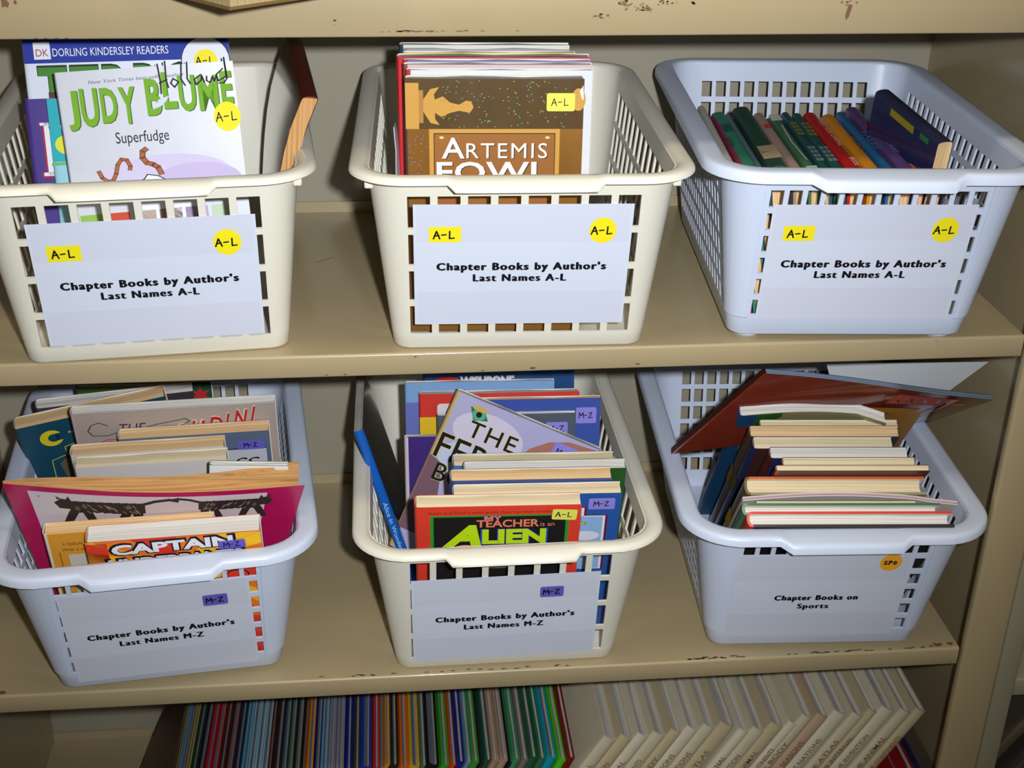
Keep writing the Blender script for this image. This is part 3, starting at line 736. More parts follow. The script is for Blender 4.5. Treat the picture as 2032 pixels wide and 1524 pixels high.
# navy glossy book leaning at the right end, spine up
far = atz(1738, 180, .165); near = atz(1874, 292, .150)
near.y = max(near.y, .004); along = (near-far).normalized(); dn = Vector((0.03, 0, -1)).normalized(); dn = (dn-along*dn.dot(along)).normalized(); th = along.cross(dn)
if th.x < 0: th = -th
zdir = dn.cross(th); org = far if zdir.dot(along) > 0 else near
def art_navy(P, w, h):
    P.rect(w*.55, 0, w, h, ink(96, 28, 26), 1); P.rect(w*.02, h*.35, w*.06, h*.72, ink(140, 124, 30), 2); P.rect(w*.02, h*.12, w*.05, h*.25, ink(40, 100, 60), 2); P.ell(w*.5, h*.4, w*.2, h*.2, ink(50, 26, 40), 1)
book('glossy navy paperback leaning on the right wall of upper right basket', basis(org, dn, th, zdir), .14, (near-far).length, .0125, C(30, 34, 70, .2, .8), C(34, 38, 66, .25, .6), C(30, 34, 70), page=TAN, art=art_navy)

# ------------------------------------------------------------------ lower left basket
z0 = -SH
def art_capt(P, w, h):
    r_, y_, o_ = ink(214, 56, 34), ink(240, 186, 40), ink(232, 120, 36)
    P.rect(0, 0, w, h, o_, 1)
    for k in range(14):
        a = k*2*math.pi/14; b = a+.24; cx, cy = w*.5, h*.32; R = w*1.1
        pts = [(cx, cy), (cx+R*math.cos(a), cy+R*math.sin(a)), (cx+R*math.cos(b), cy+R*math.sin(b))]
        pts = [(min(max(x, 0), w), min(max(y, 0), h)) for x, y in pts]
        P.poly(pts[::-1], y_ if k % 2 else r_, 2)
    P.rect(0, h*.02, w*.12, h*.6, r_, 2)
    def big(t, x, yy, cap, wd, rot=-.03):
        P.text(t, x, yy, cap*1.12, BLACK, 3, width=wd*1.05, bold=.10, rot=rot); P.text(t, x, yy-.0004, cap, INKW, 5, width=wd, bold=.045, rot=rot)
    big('CAPTAIN', w*.49, h*.142, .0098, w*.70); big('UNDERPANTS', w*.5, h*.285, .0085, w*.78)
    big('AND THE', w*.5, h*.33, .006, w*.3)
    for k, (x_, c_) in enumerate([(.2, (120, 128, 140)), (.32, (100, 180, 200)), (.44, (220, 70, 40)), (.56, (236, 150, 140)), (.7, (240, 190, 50)), (.84, (220, 60, 40))]):
        P.ell(w*x_, h*(.45+.03*(k % 2)), w*.07, h*.06, BLACK, 6); P.ell(w*x_, h*(.45+.03*(k % 2)), w*.062, h*.052, ink(*c_), 7)
K4 = Pack(z0, 3.5, -14)
M, w_, h_ = K4.put((168, 1078), (517, 1062), .0175, zt=.152)
book('red and yellow comic paperback with white block title, front of lower left basket', M, w_, h_, 0.0175, C(214, 70, 40), page=WHITE, art=art_capt, ys=.62,
     stickers=[sticker('rect', w_*.83, h_*.075, 'M-Z', rot=-.05, wx=.020, hy=.009, cap=.005, mt=PUR)])
def art_hou(P, w, h):
    P.rect(w*.12, h*.23, w, h*.9, ink(206, 200, 186), 2); P.text('HOUSE', w*.42, h*.32, .0085, ink(30, 110, 170), 3, width=w*.30, bold=.02)
    P.text('A YEARLING BOOK', w*.2, h*.13, .003, ink(90, 50, 20), 2, width=w*.2); P.text('With a mystery', w*.2, h*.19, .003, ink(90, 50, 20), 2, width=w*.22)
    P.ell(w*.31, h*.11, .011, .010, YEL, 3); hand(P, 'A-L', w*.31, h*.105, .005)
    P.rect(w*.07, h*.20, w*.075, h*.9, ink(120, 70, 20), 2)
M, w_, h_ = K4.put((84, 1062), (425, 1046), .0125)
book('orange yellow paperback with blue lettering, left behind the comic in lower left basket', M, w_*1.0, h_, 0.0125, C(226, 160, 50), C(232, 224, 206), page=TAN, art=art_hou, ys=.65)
# big magenta booklet with fanned newsprint pages
M, w_, h_ = K4.put((4, 960), (575, 990), .010, gap=.010)
root_M = M; h_full = h_
w_ = .222; h_ = .160
TLc = root_M.translation + K4.up*(h_full)
M.translation = TLc - K4.up*h_
M = Matrix.Translation(TLc) @ Matrix.Rotation(math.radians(4.5), 4, K4.th) @ Matrix.Translation(-TLc) @ M
root = empty('magazine', M, 'large magenta booklet with sketched cats and fanned brown pages in lower left basket', 'magazine')
def fanx(x): 
    u = x/w_; return 0.004+0.022*(u**0.8)
def nar(x, z): return w_*.5+(x-w_*.5)*(1-.25*(1-z/h_))-.000*(1-z/h_)
def cw(x, z):               # bending of the cover
    u = x/w_; return 0.010*math.sin(math.pi*u)*(z/h_)**2*-0.9 + (-0.006*u*(z/h_)**3)
V = []; F = []; nx_, nz_ = 14, 8; MAG = C(176, 18, 84, .3, .3)
for sgn in (0, 1):
    for j in range(nz_+1):
        for i in range(nx_+1):
            x = w_*i/nx_; z = h_*j/nz_; V.append((nar(x, z), cw(x, z)+0.0005*sgn, z))
n1 = (nx_+1)*(nz_+1)
for j in range(nz_):
    for i in range(nx_):
        a = j*(nx_+1)+i; F.append((a, a+1, a+nx_+2, a+nx_+1)); F.append((n1+a, n1+a+nx_+1, n1+a+nx_+2, n1+a+1))
for i in range(nx_):
    a = nz_*(nx_+1)+i; F.append((a, a+1, n1+a+1, n1+a)); F.append((i+1, i, n1+i, n1+i+1))
for j in range(nz_):
    a = j*(nx_+1); F.append((a+nx_+1, a, n1+a, n1+a+nx_+1)); b = a+nx_; F.append((b, b+nx_+1, n1+b+nx_+1, n1+b))
mesh('cover', V, F, [MAG], None, root, smooth=True)
P = Print(); lp = ink(206, 194, 200); N = 16
for k in range(N):
    a = .075+.80*k/N; b = .075+.80*(k+1)/N; [P.rect(w_*a, h_*(.03+.054*q), w_*b, h_*(.03+.054*(q+1)), lp, 1) for q in range(8)]
def cat(cx, cy, s, fl):
    dk = ink(52, 42, 40); f = lambda x_: cx+s*x_*fl
    S = lambda pts: [(f(a), cy+s*b) for a, b in pts]
    def pl(pts, l=2):
        q_ = S(pts); P.poly(q_ if fl > 0 else q_[::-1], dk, l)
    pl([(-1.2, -.18), (-1.0, -.34), (-.78, -.3), (-.7, -.1), (-.85, .04), (-1.1, .02)][::-1]); pl([(-1.1, -.3), (-1.12, -.42), (-1.0, -.33)]); pl([(-.9, -.31), (-.82, -.44), (-.78, -.3)])
    for a in np.linspace(-.85, .75, 9): pl([(a, -.26), (a+.25, -.28), (a+.25, .14+.03*math.sin(a*5)), (a, .16)][::-1])
    for x0, x1, y1 in ((-.75, -1.0, .6), (-.45, -.3, .58), (.55, .35, .55), (.8, .85, .6)):
        pl([(x0-.13, .1), (x0+.13, .1), (x1+.09, y1), (x1-.13, y1)][::-1])
    P.stroke(S([(.95, -.22), (1.25, -.35), (1.6, -.42), (1.8, -.36)]), s*.1, dk, 2)
    r = random.Random(4)
    for k in range(26):
        a = r.uniform(-.8, .9); b = r.uniform(-.2, .1); P.stroke(S([(a, b), (a+.08, b+.09)]), s*.022, ink(150, 136, 136), 3)
cat(w_*.32, h_*.135, .031, 1); cat(w_*.76, h_*.115, .026, -1)
P.build('cover_print', lambda x, y, l: Vector((nar(x, h_-y), cw(x, h_-y)-0.00016*l, h_-y)), root)
for q in range(7):          # page gatherings fanning out to the right
    V = []; F = []; m_ = 12; nz2 = 6
    for sgn in (0, 1):
        for j in range(nz2+1):
            for i in range(m_+1):
                x = (w_-.004)*i/m_; u = i/m_; z = (h_-.001-.0012*math.sin(q*1.7))*j/nz2
                k = (q+sgn*0.86)/7
                fan = (0.003+0.024*u**.7*(z/h_)**2.5)*k
                V.append((nar(x, z), cw(x, z)+0.0008+fan+0.0006*math.sin(u*9+q)*(z/h_), z+0.001*math.sin(u*7+q)*(z/h_)))
    n1 = (m_+1)*(nz2+1)
    for j in range(nz2):
        for i in range(m_):
            a = j*(m_+1)+i; F.append((a, a+1, a+m_+2, a+m_+1)); F.append((n1+a, n1+a+m_+1, n1+a+m_+2, n1+a+1))
        a = j*(m_+1); F.append((a+m_+1, a, n1+a, n1+a+m_+1)); b = a+m_; F.append((b, b+m_+1, n1+b+m_+1, n1+b))
    for i in range(m_):
        a = nz2*(m_+1)+i; F.append((a, a+1, n1+a+1, n1+a))
    mesh('page_gathering', V, F, [BROWNP], None, root, smooth=True, angle=40)
# small green booklet behind, right edge showing
K4.end += .004
M, w_, h_ = K4.put((400, 940), None, .005, wd=.06)
def art_gr(P, w, h): P.rect(0, 0, w, .012, INKW, 1)
k = (M.translation+M.col[2].to_3d()*h_-CAM).dot(K4.th); d = ray(573, 936); M.translation += K4.x*((CAM+d*(k/d.dot(K4.th))-M.translation).dot(K4.x)-.06)
TRc = M @ Vector((.06, 0, h_)); M = Matrix.Translation(TRc) @ Matrix.Rotation(math.radians(6), 4, K4.th) @ Matrix.Translation(-TRc) @ M; M.translation += Z*.002
book('thin green booklet poking out right of the magenta one in lower left basket', M, .06, h_, .005, C(58, 112, 50), page=WHITE, art=art_gr)
M, w_, h_ = K4.put((300, 1024), None, .010, wd=.09, zt=.112)
e_ = K4.end; M, w_, h_ = K4.put((560, 1024), None, .014, wd=.06, zt=.112)
k = (M.translation+M.col[2].to_3d()*h_-CAM).dot(K4.th); d = ray(604, 1024); M.translation += K4.x*((CAM+d*(k/d.dot(K4.th))-M.translation).dot(K4.x)-.06)
def art_bk(P, w, h):
    P.stroke([(w*.9, h*.22), (w*.82, h*.3), (w*.85, h*.45)], .002, ink(200, 190, 150), 2)
TRc = M @ Vector((.06, 0, h_)); M = Matrix.Translation(TRc) @ Matrix.Rotation(math.radians(15), 4, K4.th) @ Matrix.Translation(-TRc) @ M
book('black paperback with tan pages at the right wall of lower left basket', M, .06, h_, .014, C(28, 26, 30), page=TAN, art=art_bk, stickers=[sticker('rect', .049, h_*.13, 'M-Z', wx=.018, hy=.011, cap=.005)])
for L, R, zt, tk, fr, pg, lean, lb in [
    ((146, 930), (452, 920), .158, .0135, (214, 208, 206), CREAM, -14, 'tan-paged paperback just behind the magenta booklet in lower left basket'),
    ((138, 905), (446, 893), .160, .0135, (206, 198, 190), TAN, -12, 'cream paperback with curled white spine in front of the slate one')]:
    M, w_, h_ = K4.put(L, R, tk)
    book(lb, M, w_, h_, tk, C(*fr), C(210, 205, 205), page=pg)
def art_ss(P, w, h):
    P.rect(w*.66, h*.13, w*.97, h*.34, ink(186, 188, 198), 2); P.text('SS', w*.82, h*.27, .0115, BLACK, 3, width=w*.2, shear=.5)
    P.rect(w*.66, h*.12, w*.97, h*.125, BLACK, 3); P.stroke([(w*.03, h*.04), (w*.7, h*.035)], .001, BLACK, 2)
M, w_, h_ = K4.put((232, 873), (536, 874), .0135)
book('slate blue paperback with a double letter panel in lower left basket', M, w_, h_, .0135, C(92, 104, 128), page=TAN, art=art_ss, ys=.8, stickers=[sticker('rect', w_*.87, h_*.075, 'M-Z', wx=.022, hy=.010, cap=.0045, mt=PUR)])
def art_houd(P, w, h):
    dk = ink(60, 44, 56); rd = ink(176, 26, 34); tn = ink(214, 190, 160)
    def SS(pts, wd=.0009, m_=dk, l=3): P.stroke([(w*a, h*b) for a, b in pts], wd, m_, l)
    SS([(.17, .09), (.13, .065), (.09, .08), (.07, .12), (.09, .155), (.16, .16), (.24, .13), (.33, .11), (.36, .13)]); SS([(.33, .12), (.4, .1), (.48, .085), (.55, .07), (.57, .09), (.54, .11)])
    P.text('THE', w*.29, h*.15, .0105, dk, 3, width=w*.13, shear=.3)
    for k in range(18):
        a = k*.75; b = a+.75; R = .010*(1-k/22); R2 = .010*(1-(k+1)/22)
        P.stroke([(w*.175+R*math.cos(a), h*.215+R*.8*math.sin(a)), (w*.175+R2*math.cos(b), h*.215+R2*.8*math.sin(b))], .0008, rd, 3)
    P.rect(w*.07, h*.25, w*.23, h*.5, ink(176, 156, 148), 2); P.text('?', w*.16, h*.32, .01, dk, 3)
    for dx, m_, l, bo in ((0, tn, 3, .08), (0, rd, 4, .02)):
        x = w*.40
        for i, ch in enumerate('HOUDINI'):
            P.text(ch, x, h*(.235-.019*i), .0165, m_, l, width=w*(.075 if ch != 'I' else .03), shear=.35, bold=bo, align='L'); x += w*(.085 if ch != 'I' else .045)
M, w_, h_ = K4.put((138, 824), (545, 790), .0115)
book('wide grey paperback with red escape-artist title in lower left basket', M, w_, h_, .0115, C(168, 154, 146), C(180, 160, 158), page=WHITE, art=art_houd, ys=.75)
def art_c(P, w, h):
    P.ell(w*.21, h*.10, .0095, .0085, ink(214, 196, 30), 2); P.ell(w*.225, h*.10, .0048, .0042, C(16, 70, 92), 3); P.rect(w*.24, h*.075, w*.31, h*.12, C(16, 70, 92), 3)
    P.text('a special', w*.38, h*.09, .003, ink(190, 200, 200), 2, width=w*.2); P.stroke([(w*.09, h*.72), (w*.16, h*.24), (w*.27, h*.22), (w*.27, h*.17), (w*.6, h*.13)], .0007, ink(200, 190, 60), 2)
    P.poly([(w*.2, h*.27), (w*.25, h*.55), (w*.7, h*.6), (w*.7, h*.18), (w*.35, h*.19)][::-1], ink(98, 88, 64), 2); P.poly([(w*.33, h*.185), (w*.6, h*.21), (w*.6, h*.13)], ink(176, 92, 46), 3)
M, w_, h_ = stand((22, 855), (300, 787), z0, .168, -12, yaw=11)
TLc = M @ Vector((0, 0, h_)); M = Matrix.Translation(TLc) @ Matrix.Rotation(math.radians(-8), 4, M.col[1].to_3d()) @ Matrix.Translation(-TLc) @ M; M.translation += Vector((.002, 0, .0005))
book('teal paperback with a yellow letter C turned askew in lower left basket', M, .125, h_, .017, C(16, 70, 92), page=TAN, art=art_c)
K8 = Pack(z0, 11, -12); K8.end = (M.translation+M.col[2].to_3d()*h_).dot(K8.th)+.017
M, w_, h_ = K8.put((70, 812), None, .014, wd=.12)
def art_wh(P, w, h): P.rect(w*.5, .001, w*.75, .006, ink(120, 120, 130), 1)
book('white-paged paperback behind the teal one in lower left basket', M, .13, h_, .014, C(60, 52, 60), page=WHITE, art=art_wh)
for L, R, zt, lb, c_, st in [((150, 770), (373, 765), .166, 'olive green paperback near the back of lower left basket', (58, 92, 44), True), ((190, 762), (418, 758), .164, 'dark green paperback with a red star at the back of lower left basket', (34, 78, 60), False)]:
    M, w_, h_ = stand(L, R, z0, zt, -3)
    def art_g(P, w, h, st=st):
        if not st: P.poly([(w*.9+.009*(1 if k % 2 else .45)*math.cos(k*math.pi/6), .013+.009*(1 if k % 2 else .45)*math.sin(k*math.pi/6)) for k in range(12)][::-1], ink(190, 40, 40), 2)
        else: P.rect(w*.78, 0, w, h*.2, ink(70, 110, 40), 1)
    book(lb, M, w_, h_, .006, C(*c_), page=WHITE, art=art_g, stickers=[sticker('rect', w_*.87, .012, 'M-Z', wx=.02, hy=.010, cap=.004, mt=PUR)] if st else None)

# ------------------------------------------------------------------ lower middle basket
def art_alien(P, w, h):
    gr, bk = ink(32, 150, 44), ink(26, 24, 26); lime = ink(190, 226, 20); sal = ink(232, 130, 96)
    P.text("Susan and Peter's sixth grade class has been invaded...", w*.47, h*.078, .0028, ink(120, 30, 20), 2, width=w*.78)
    P.rect(w*.09, h*.10, w*.93, h*.95, gr, 1); P.rect(w*.11, h*.115, w*.91, h*.94, bk, 2)
    P.text('MY', w*.47, h*.168, .0062, ink(60, 60, 190), 3, width=w*.115, bold=.04); P.text('MY', w*.47, h*.165, .0058, sal, 4, width=w*.105, bold=.02)
    P.text('TEACHER', w*.56, h*.235, .0082, ink(140, 60, 50), 3, width=w*.385, bold=.03); P.text('TEACHER', w*.56, h*.232, .0078, sal, 4, width=w*.38, bold=.02); P.text('is an', w*.8, h*.232, .005, sal, 4, width=w*.085)
    P.text('A', w*.28, h*.44, .0215, lime, 4, width=w*.24, bold=.06, shear=.3); P.text('LIEN', w*.6, h*.425, .0155, ink(50, 80, 190), 3, width=w*.41, bold=.06); P.text('LIEN', w*.6, h*.421, .015, lime, 4, width=w*.39, bold=.05)
    P.ell(w*.5, h*.60, w*.2, h*.13, ink(120, 170, 120), 3); P.ell(w*.3, h*.5, w*.08, h*.06, ink(220, 170, 140), 3); P.ell(w*.7, h*.52, w*.08, h*.07, ink(206, 196, 180), 3)
K5 = Pack(z0, -2, -14)
M, w_, h_ = K5.put((823, 1008), (1153, 1018), .0135, zt=.158)
book('red and black paperback with lime green title, front of lower middle basket', M, w_, h_, .0135, C(222, 62, 42), page=CREAM, art=art_alien, ys=.60,
     stickers=[sticker('rect', w_*.90, h_*.06, 'A-L', rot=.06, wx=.0195, hy=.0115, cap=.0055, mt=LYEL)])
def art_school(P, w, h):
    mr, wh = ink(104, 24, 66), INKW
    P.rect(w*.1, h*.16, w*.80, h*.97, mr, 1); P.rect(w*.1, h*.26, w*.93, h*.97, mr, 1); P.rect(w*.1, h*.17, w*.785, h*.96, wh, 2); P.rect(w*.1, h*.27, w*.915, h*.96, wh, 2); P.rect(w*.1, h*.18, w*.77, h*.95, ink(140, 180, 222), 3)
    P.rect(w*.1, h*.28, w*.90, h*.95, ink(140, 180, 222), 3); P.ell(w*.8, h*.52, w*.09, h*.06, ink(214, 218, 232), 4); P.text('SCHOOL', w*.58, h*.37, .0095, ink(96, 80, 20), 4, width=w*.44, bold=.05); P.text('SCHOOL', w*.58, h*.369, .0092, ink(222, 200, 30), 5, width=w*.43, bold=.02)
M, w_, h_ = K5.put((898, 985), (1233, 990), .0135)
book('blue paperback with yellow school title, second in lower middle basket', M, w_, h_, .0135, C(36, 84, 164), page=CREAM, art=art_school, ys=.56, stickers=[sticker('rect', w_*.885, h_*.065, 'M-Z', wx=.021, hy=.0125, cap=.005)])
for L, R, zt, tk, fr, pg, lean, lb in [
    ((893, 955), (1214, 958), .159, .0135, (60, 76, 130), TAN, -10, 'tan-topped paperback third from the front in lower middle basket'),
    ((920, 935), (1242, 938), .160, .0115, (36, 84, 36), WHITE, -9, 'green covered paperback fourth from the front in lower middle basket'),
    ((898, 925), (1222, 905), .163, .0145, (80, 120, 180), CREAM, -7, 'yellowed paperback turned slightly askew behind the green one')]:
    M, w_, h_ = K5.put(L, R, tk); book(lb, M, w_, h_, tk, C(*fr), page=pg)
def art_fer(P, w, h):
    P.ell(w*.30, h*.2, w*.24, h*.14, ink(204, 196, 214), 1); P.ell(w*.25, h*.42, w*.2, h*.14, ink(190, 196, 222), 2)
    sd = ink(170, 108, 92); P.poly([(w*a, h*b) for a, b in [(.52, .30), (.58, .17), (.68, .08), (.8, .03), (.998, .01), (.998, .5), (.6, .5)]][::-1], sd, 2); P.ell(w*.8, h*.22, w*.12, h*.05, ink(140, 84, 76), 3)
    P.poly([(w*a, h*b) for a, b in [(0.002, .45), (.10, .48), (.16, .7), (.4, .99), (.002, .99)]], ink(120, 88, 100), 3)
    P.poly([(w*.12, h*.06), (w*.21, h*.045), (w*.26, h*.11), (w*.17, h*.14)][::-1], ink(36, 110, 86), 3); P.ell(w*.19, h*.092, .006, .006, ink(80, 170, 130), 4); P.ell(w*.185, h*.055, .007, .0025, ink(200, 170, 70), 5); P.ell(w*.19, h*.09, .0025, .003, BLACK, 6)
    yl = ink(222, 206, 110)
    for m_, l, bo in ((yl, 4, .02), (BLACK, 5, .006)):
        P.text('THE', w*.33, h*.245, .0150, m_, l, width=w*.33, bold=bo, space=1.15); P.text('FERRET', w*.40, h*.45, .0235, m_, l, width=w*.76, bold=bo); P.text('BOOK', w*.32, h*.60, .017, m_, l, width=w*.5, bold=bo)
tl = atz(908, 775, z0+.200); tr = atz(1190, 893, z0+.150); bl = None
x_ = (tr-tl).normalized(); vz = Vector((0, 0.16, 1)).normalized(); n_ = x_.cross(vz)*-1
up = (vz-x_*vz.dot(x_)).normalized(); th = up.cross(x_)
if th.y < 0: th = -th
wd = (tr-tl).length; hh = .19
# shorten so the lowest corner rests on the basket floor
low = min((tl-up*hh).z, (tl+x_*wd-up*hh).z)
hh -= max(0, (z0+FLOOR)-low)/up.z
FER = C(176, 172, 208, .28, .5)
book('big lavender and sandstone paperback tilted clockwise in lower middle basket', basis(tl-up*hh, x_, th, up), wd, hh, .008, FER, C(196, 170, 110), page=GREY, art=art_fer, ys=.88,
     stickers=[sticker('rect', wd*.80, hh*.10, 'M-Z', wx=.022, hy=.016, cap=.0058)])
def art_pl(P, w, h):
    P.ell(w*.55, h*.20, .004, .004, ink(170, 30, 70), 2); P.ell(w*.35, h*.33, .003, .002, ink(170, 30, 70), 2)
K6 = Pack(z0, -1.5, 6)
M, w_, h_ = K6.put((803, 868), None, .006, zt=.148, wd=.12)
book('violet paperback behind the tilted lavender one in lower middle basket', M, w_, h_, .006, C(58, 34, 112), C(200, 190, 200), page=GREY, art=art_pl)
def art_m1(P, w, h): pass
M, w_, h_ = K6.put((868, 825), None, .006, wd=.120)
book('slate grey paperback with purple M-Z sticker in lower middle basket', M, .120, h_, .006, C(78, 88, 100), page=WHITE, stickers=[sticker('rect', .120*.865, h_*.085, 'M-Z', wx=.019, hy=.0125, cap=.0055)])
M, w_, h_ = K6.put((905, 795), (1192, 797), .007)
def art_b2(P, w, h): P.ell(w*.3, .012, .009, .003, ink(60, 160, 200), 2)
book('royal blue paperback near the back of lower middle basket', M, w_, h_, .007, C(56, 80, 160), page=TAN, art=art_b2, stickers=[sticker('rect', w_*.90, h_*.09, 'M-Z', wx=.018, hy=.015, cap=.005)])
def art_red(P, w, h):
    P.rect(0, h*.12, w*.14, h*.22, ink(220, 180, 30), 1); P.rrect(w*.11, h*.05, w*.36, h*.24, .003, ink(214, 206, 214), 2); P.rect(w*.32, h*.06, w*.45, h*.22, ink(56, 40, 70), 3); P.rect(w*.22, h*.27, w*.5, h*.6, ink(84, 92, 102), 3); P.ell(w*.36, h*.275, w*.14, .0025, ink(120, 126, 134), 4)
    P.rect(w*.05, h*.42, w*.2, h*.52, ink(150, 122, 60), 3)
M, w_, h_ = K6.put((832, 783), (1150, 783), .0085)
book('red paperback with a white mug picture in lower middle basket', M, w_, h_, .0085, C(206, 50, 38), page=GREY, art=art_red)
M, w_, h_ = K6.put((804, 760), (1100, 758), .005)
def art_lb(P, w, h): P.rect(0, h*.1, w*.12, h*.4, ink(100, 110, 180), 1)
book('light blue paperback peeking out left of the red one in lower middle basket', M, w_, h_, .005, C(120, 160, 205), page=GREY, art=art_lb)
def art_wis(P, w, h):
    P.rect(w*.03, h*.085, w*.97, h*.4, ink(206, 40, 40), 1); P.ell(w*.16, h*.08, w*.11, h*.05, ink(206, 40, 40), 2); P.rect(w*.72, h*.0, w*.99, h*.4, ink(24, 66, 120), 2)
    P.text('WISHBONE', w*.42, h*.075, .0085, INKW, 4, width=w*.36, bold=.06); P.text('classics', w*.45, h*.125, .0075, BLACK, 4, width=w*.26, shear=.3, bold=.0); P.text('DK', w*.66, h*.125, .0085, BLACK, 4, width=w*.1)
M, w_, h_ = K6.put((840, 736), (1140, 734), .008)
book('dark blue and red paperback with white title at the back of lower middle basket', M, w_, h_, .008, C(26, 70, 124), page=GREY, art=art_wis, stickers=[sticker('rect', w_*.80, h_*.09, 'M-Z', wx=.017, hy=.016, cap=.0055)])
# tall thin blue-spined book leaning along the left wall
top = atz(706, 853, z0+.176)+Vector((.006, 0, 0)); up = Vector((-.27, 0.03, .96)).normalized(); L_ = .172
fwd = Vector((0.0, 1, 0)); fwd = (fwd-up*fwd.dot(up)).normalized()
# local x = from spine (near) to fore edge (far), local z = up, local y = z cross x
yl_ = up.cross(fwd)
def sp_al(P, t, h): P.text('Alice in Wonderland', t*.5-.0014, h*.60, .0036, ink(150, 200, 235), 2, rot=math.pi/2, width=h*.36, bold=.01)
DK = C(44, 40, 42, .22, .8)
def art_al(P, w, h): pass
book('tall dark book with bright blue spine leaning left in the lower middle basket', basis(top-up*L_, fwd, yl_, up), .115, L_, .0085, DK, C(14, 92, 182), DK, page=GREY, spine_art=sp_al)

# ------------------------------------------------------------------ lower right basket
K7 = Pack(z0, -4, -36)
blu, dkr, olv = (34, 46, 96), (92, 30, 28), (74, 62, 40)
for L, R, zt, tk, fr, sp, bk, pg, hd, lb in [
    ((1488, 1046), (1893, 1047), .137, .0130, (40, 32, 36), (206, 52, 42), (210, 60, 48), WHITE, True, 'hardback with red cover edge, front of the sports basket'),
    ((1478, 1023), (1868, 1024), .139, .0105, (214, 208, 196), (80, 130, 100), (48, 112, 84), WHITE, True, 'hardback with green cover edge, second in the sports basket'),
    ((1500, 1008), (1820, 1008), .139, .0065, (150, 140, 120), (60, 56, 50), (60, 60, 60), CREAM, False, 'thin newsprint booklet third in the sports basket'),
    ((1483, 982), (1838, 983), .141, .0160, (150, 140, 110), (110, 90, 50), (214, 100, 44), CREAM, True, 'old library book with orange back cover in the sports basket'),
    ((1540, 935), (1837, 946), .142, .0055, (74, 40, 40), dkr, dkr, CREAM, False, 'slim cream-paged paperback just behind the orange edged book'),
    ((1553, 926), (1812, 934), .143, .0085, (90, 60, 50), dkr, dkr, CREAM, False, 'cream-paged paperback second behind the orange edged book'),
    ((1528, 910), (1795, 921), .146, .0105, (40, 52, 100), dkr, blu, WHITE, False, 'pale-paged paperback third behind the orange edged book'),
    ((1495, 891), (1767, 900), .148, .0115, (70, 40, 40), blu, blu, CREAM, False, 'grey cream paperback in the middle of the sports stack'),
    ((1488, 867), (1778, 878), .150, .0105, (60, 60, 90), olv, olv, TAN, False, 'darker tan-paged paperback in the sports stack'),
    ((1508, 850), (1778, 858), .152, .0085, (60, 60, 60), (40, 70, 50), (60, 60, 50), CREAM, False, 'yellowed paperback behind the darker tan one in the sports stack')]:
    M, w_, h_ = K7.put(L, R, tk, zt=(.139 if K7.end is None else None), gap=.0003)
    if 'newsprint' in lb: M_, w2, h2 = K7.put((1474, 994), (1898, 994), .0055, gap=.001); qd = (M_ @ Vector((0, 0, h2)), M_ @ Vector((w2, 0, h2)), M_ @ Vector((0, 0, .01)), M_ @ Vector((w2, 0, .01)))
    def sarts(P, t, h, c=sp): P.rect(t*.1, h*.35, t*.9, h*.5, ink(min(255, c[0]+60), min(255, c[1]+50), 40), 1)
    book(lb, M, w_, h_, tk, C(*fr), C(*sp, .3, .4), C(*bk), page=pg, hard=hd, spine_art=sarts, group=None)
# floppy lilac magazine lying curved between them
def slab(root, name, quad, th, mt, nx_=12, ny_=6, bend=None, off=0.0):
    """thin sheet between four corners TL TR BL BR, thickness along its normal"""
    TL, TR, BL, BR = quad; nrm = (TR-TL).cross(BL-TL).normalized()*-1
    if nrm.y < 0: nrm = -nrm
    V = []; F = []
    for s in (0, 1):
        for j in range(ny_+1):
            for i in range(nx_+1):
                u, v = i/nx_, j/ny_
                p = (TL*(1-u)+TR*u)*(1-v)+(BL*(1-u)+BR*u)*v
                p = p+nrm*((bend(u, v) if bend else 0)+off+th*s); V.append(p)
    n1 = (nx_+1)*(ny_+1)
    for j in range(ny_):
        for i in range(nx_):
            a = j*(nx_+1)+i; F.append((a, a+nx_+1, a+nx_+2, a+1)); F.append((n1+a, n1+a+1, n1+a+nx_+2, n1+a+nx_+1))
        a = j*(nx_+1); F.append((a, n1+a, n1+a+nx_+1, a+nx_+1)); b = a+nx_; F.append((b, b+nx_+1, n1+b+nx_+1, n1+b))
    for i in range(nx_):
        F.append((i, i+1, n1+i+1, n1+i)); a = ny_*(nx_+1)+i; F.append((a+1, a, n1+a, n1+a+1))
    Mi = root.matrix_world.inverted()
    return mesh(name, [Mi @ v for v in V], F, [mt], None, root, smooth=True, angle=50)
def leanquad(L, R, zt, lean, hh):
    a = atz(L[0], L[1], z0+FLOOR+zt); b = atz(R[0], R[1], z0+FLOOR+zt); t = math.radians(lean)
    x = (b-a).normalized(); n = Vector((-x.y, x.x, 0)); up = Z*math.cos(t)+n*math.sin(t)
    return a, b, a-up*hh, b-up*hh
r_ = empty('magazine', qd[2], 'floppy lilac-paged magazine curving over the green edged hardback in the sports basket', 'magazine')
bd = lambda u, v: (.0042*math.sin(math.pi*min(1, u*1.15))-.004*max(0, u-.8)/.2)*(1-v)
for k, c_ in enumerate([(214, 204, 196), (170, 136, 150), (196, 168, 176), (214, 204, 200)]):
    slab(r_, ('cover' if k in (0, 3) else 'page_gathering'), qd, .0008, mat('lilac_page_%d' % k, c_, .7), 16, 5, bd, off=.0009*k)
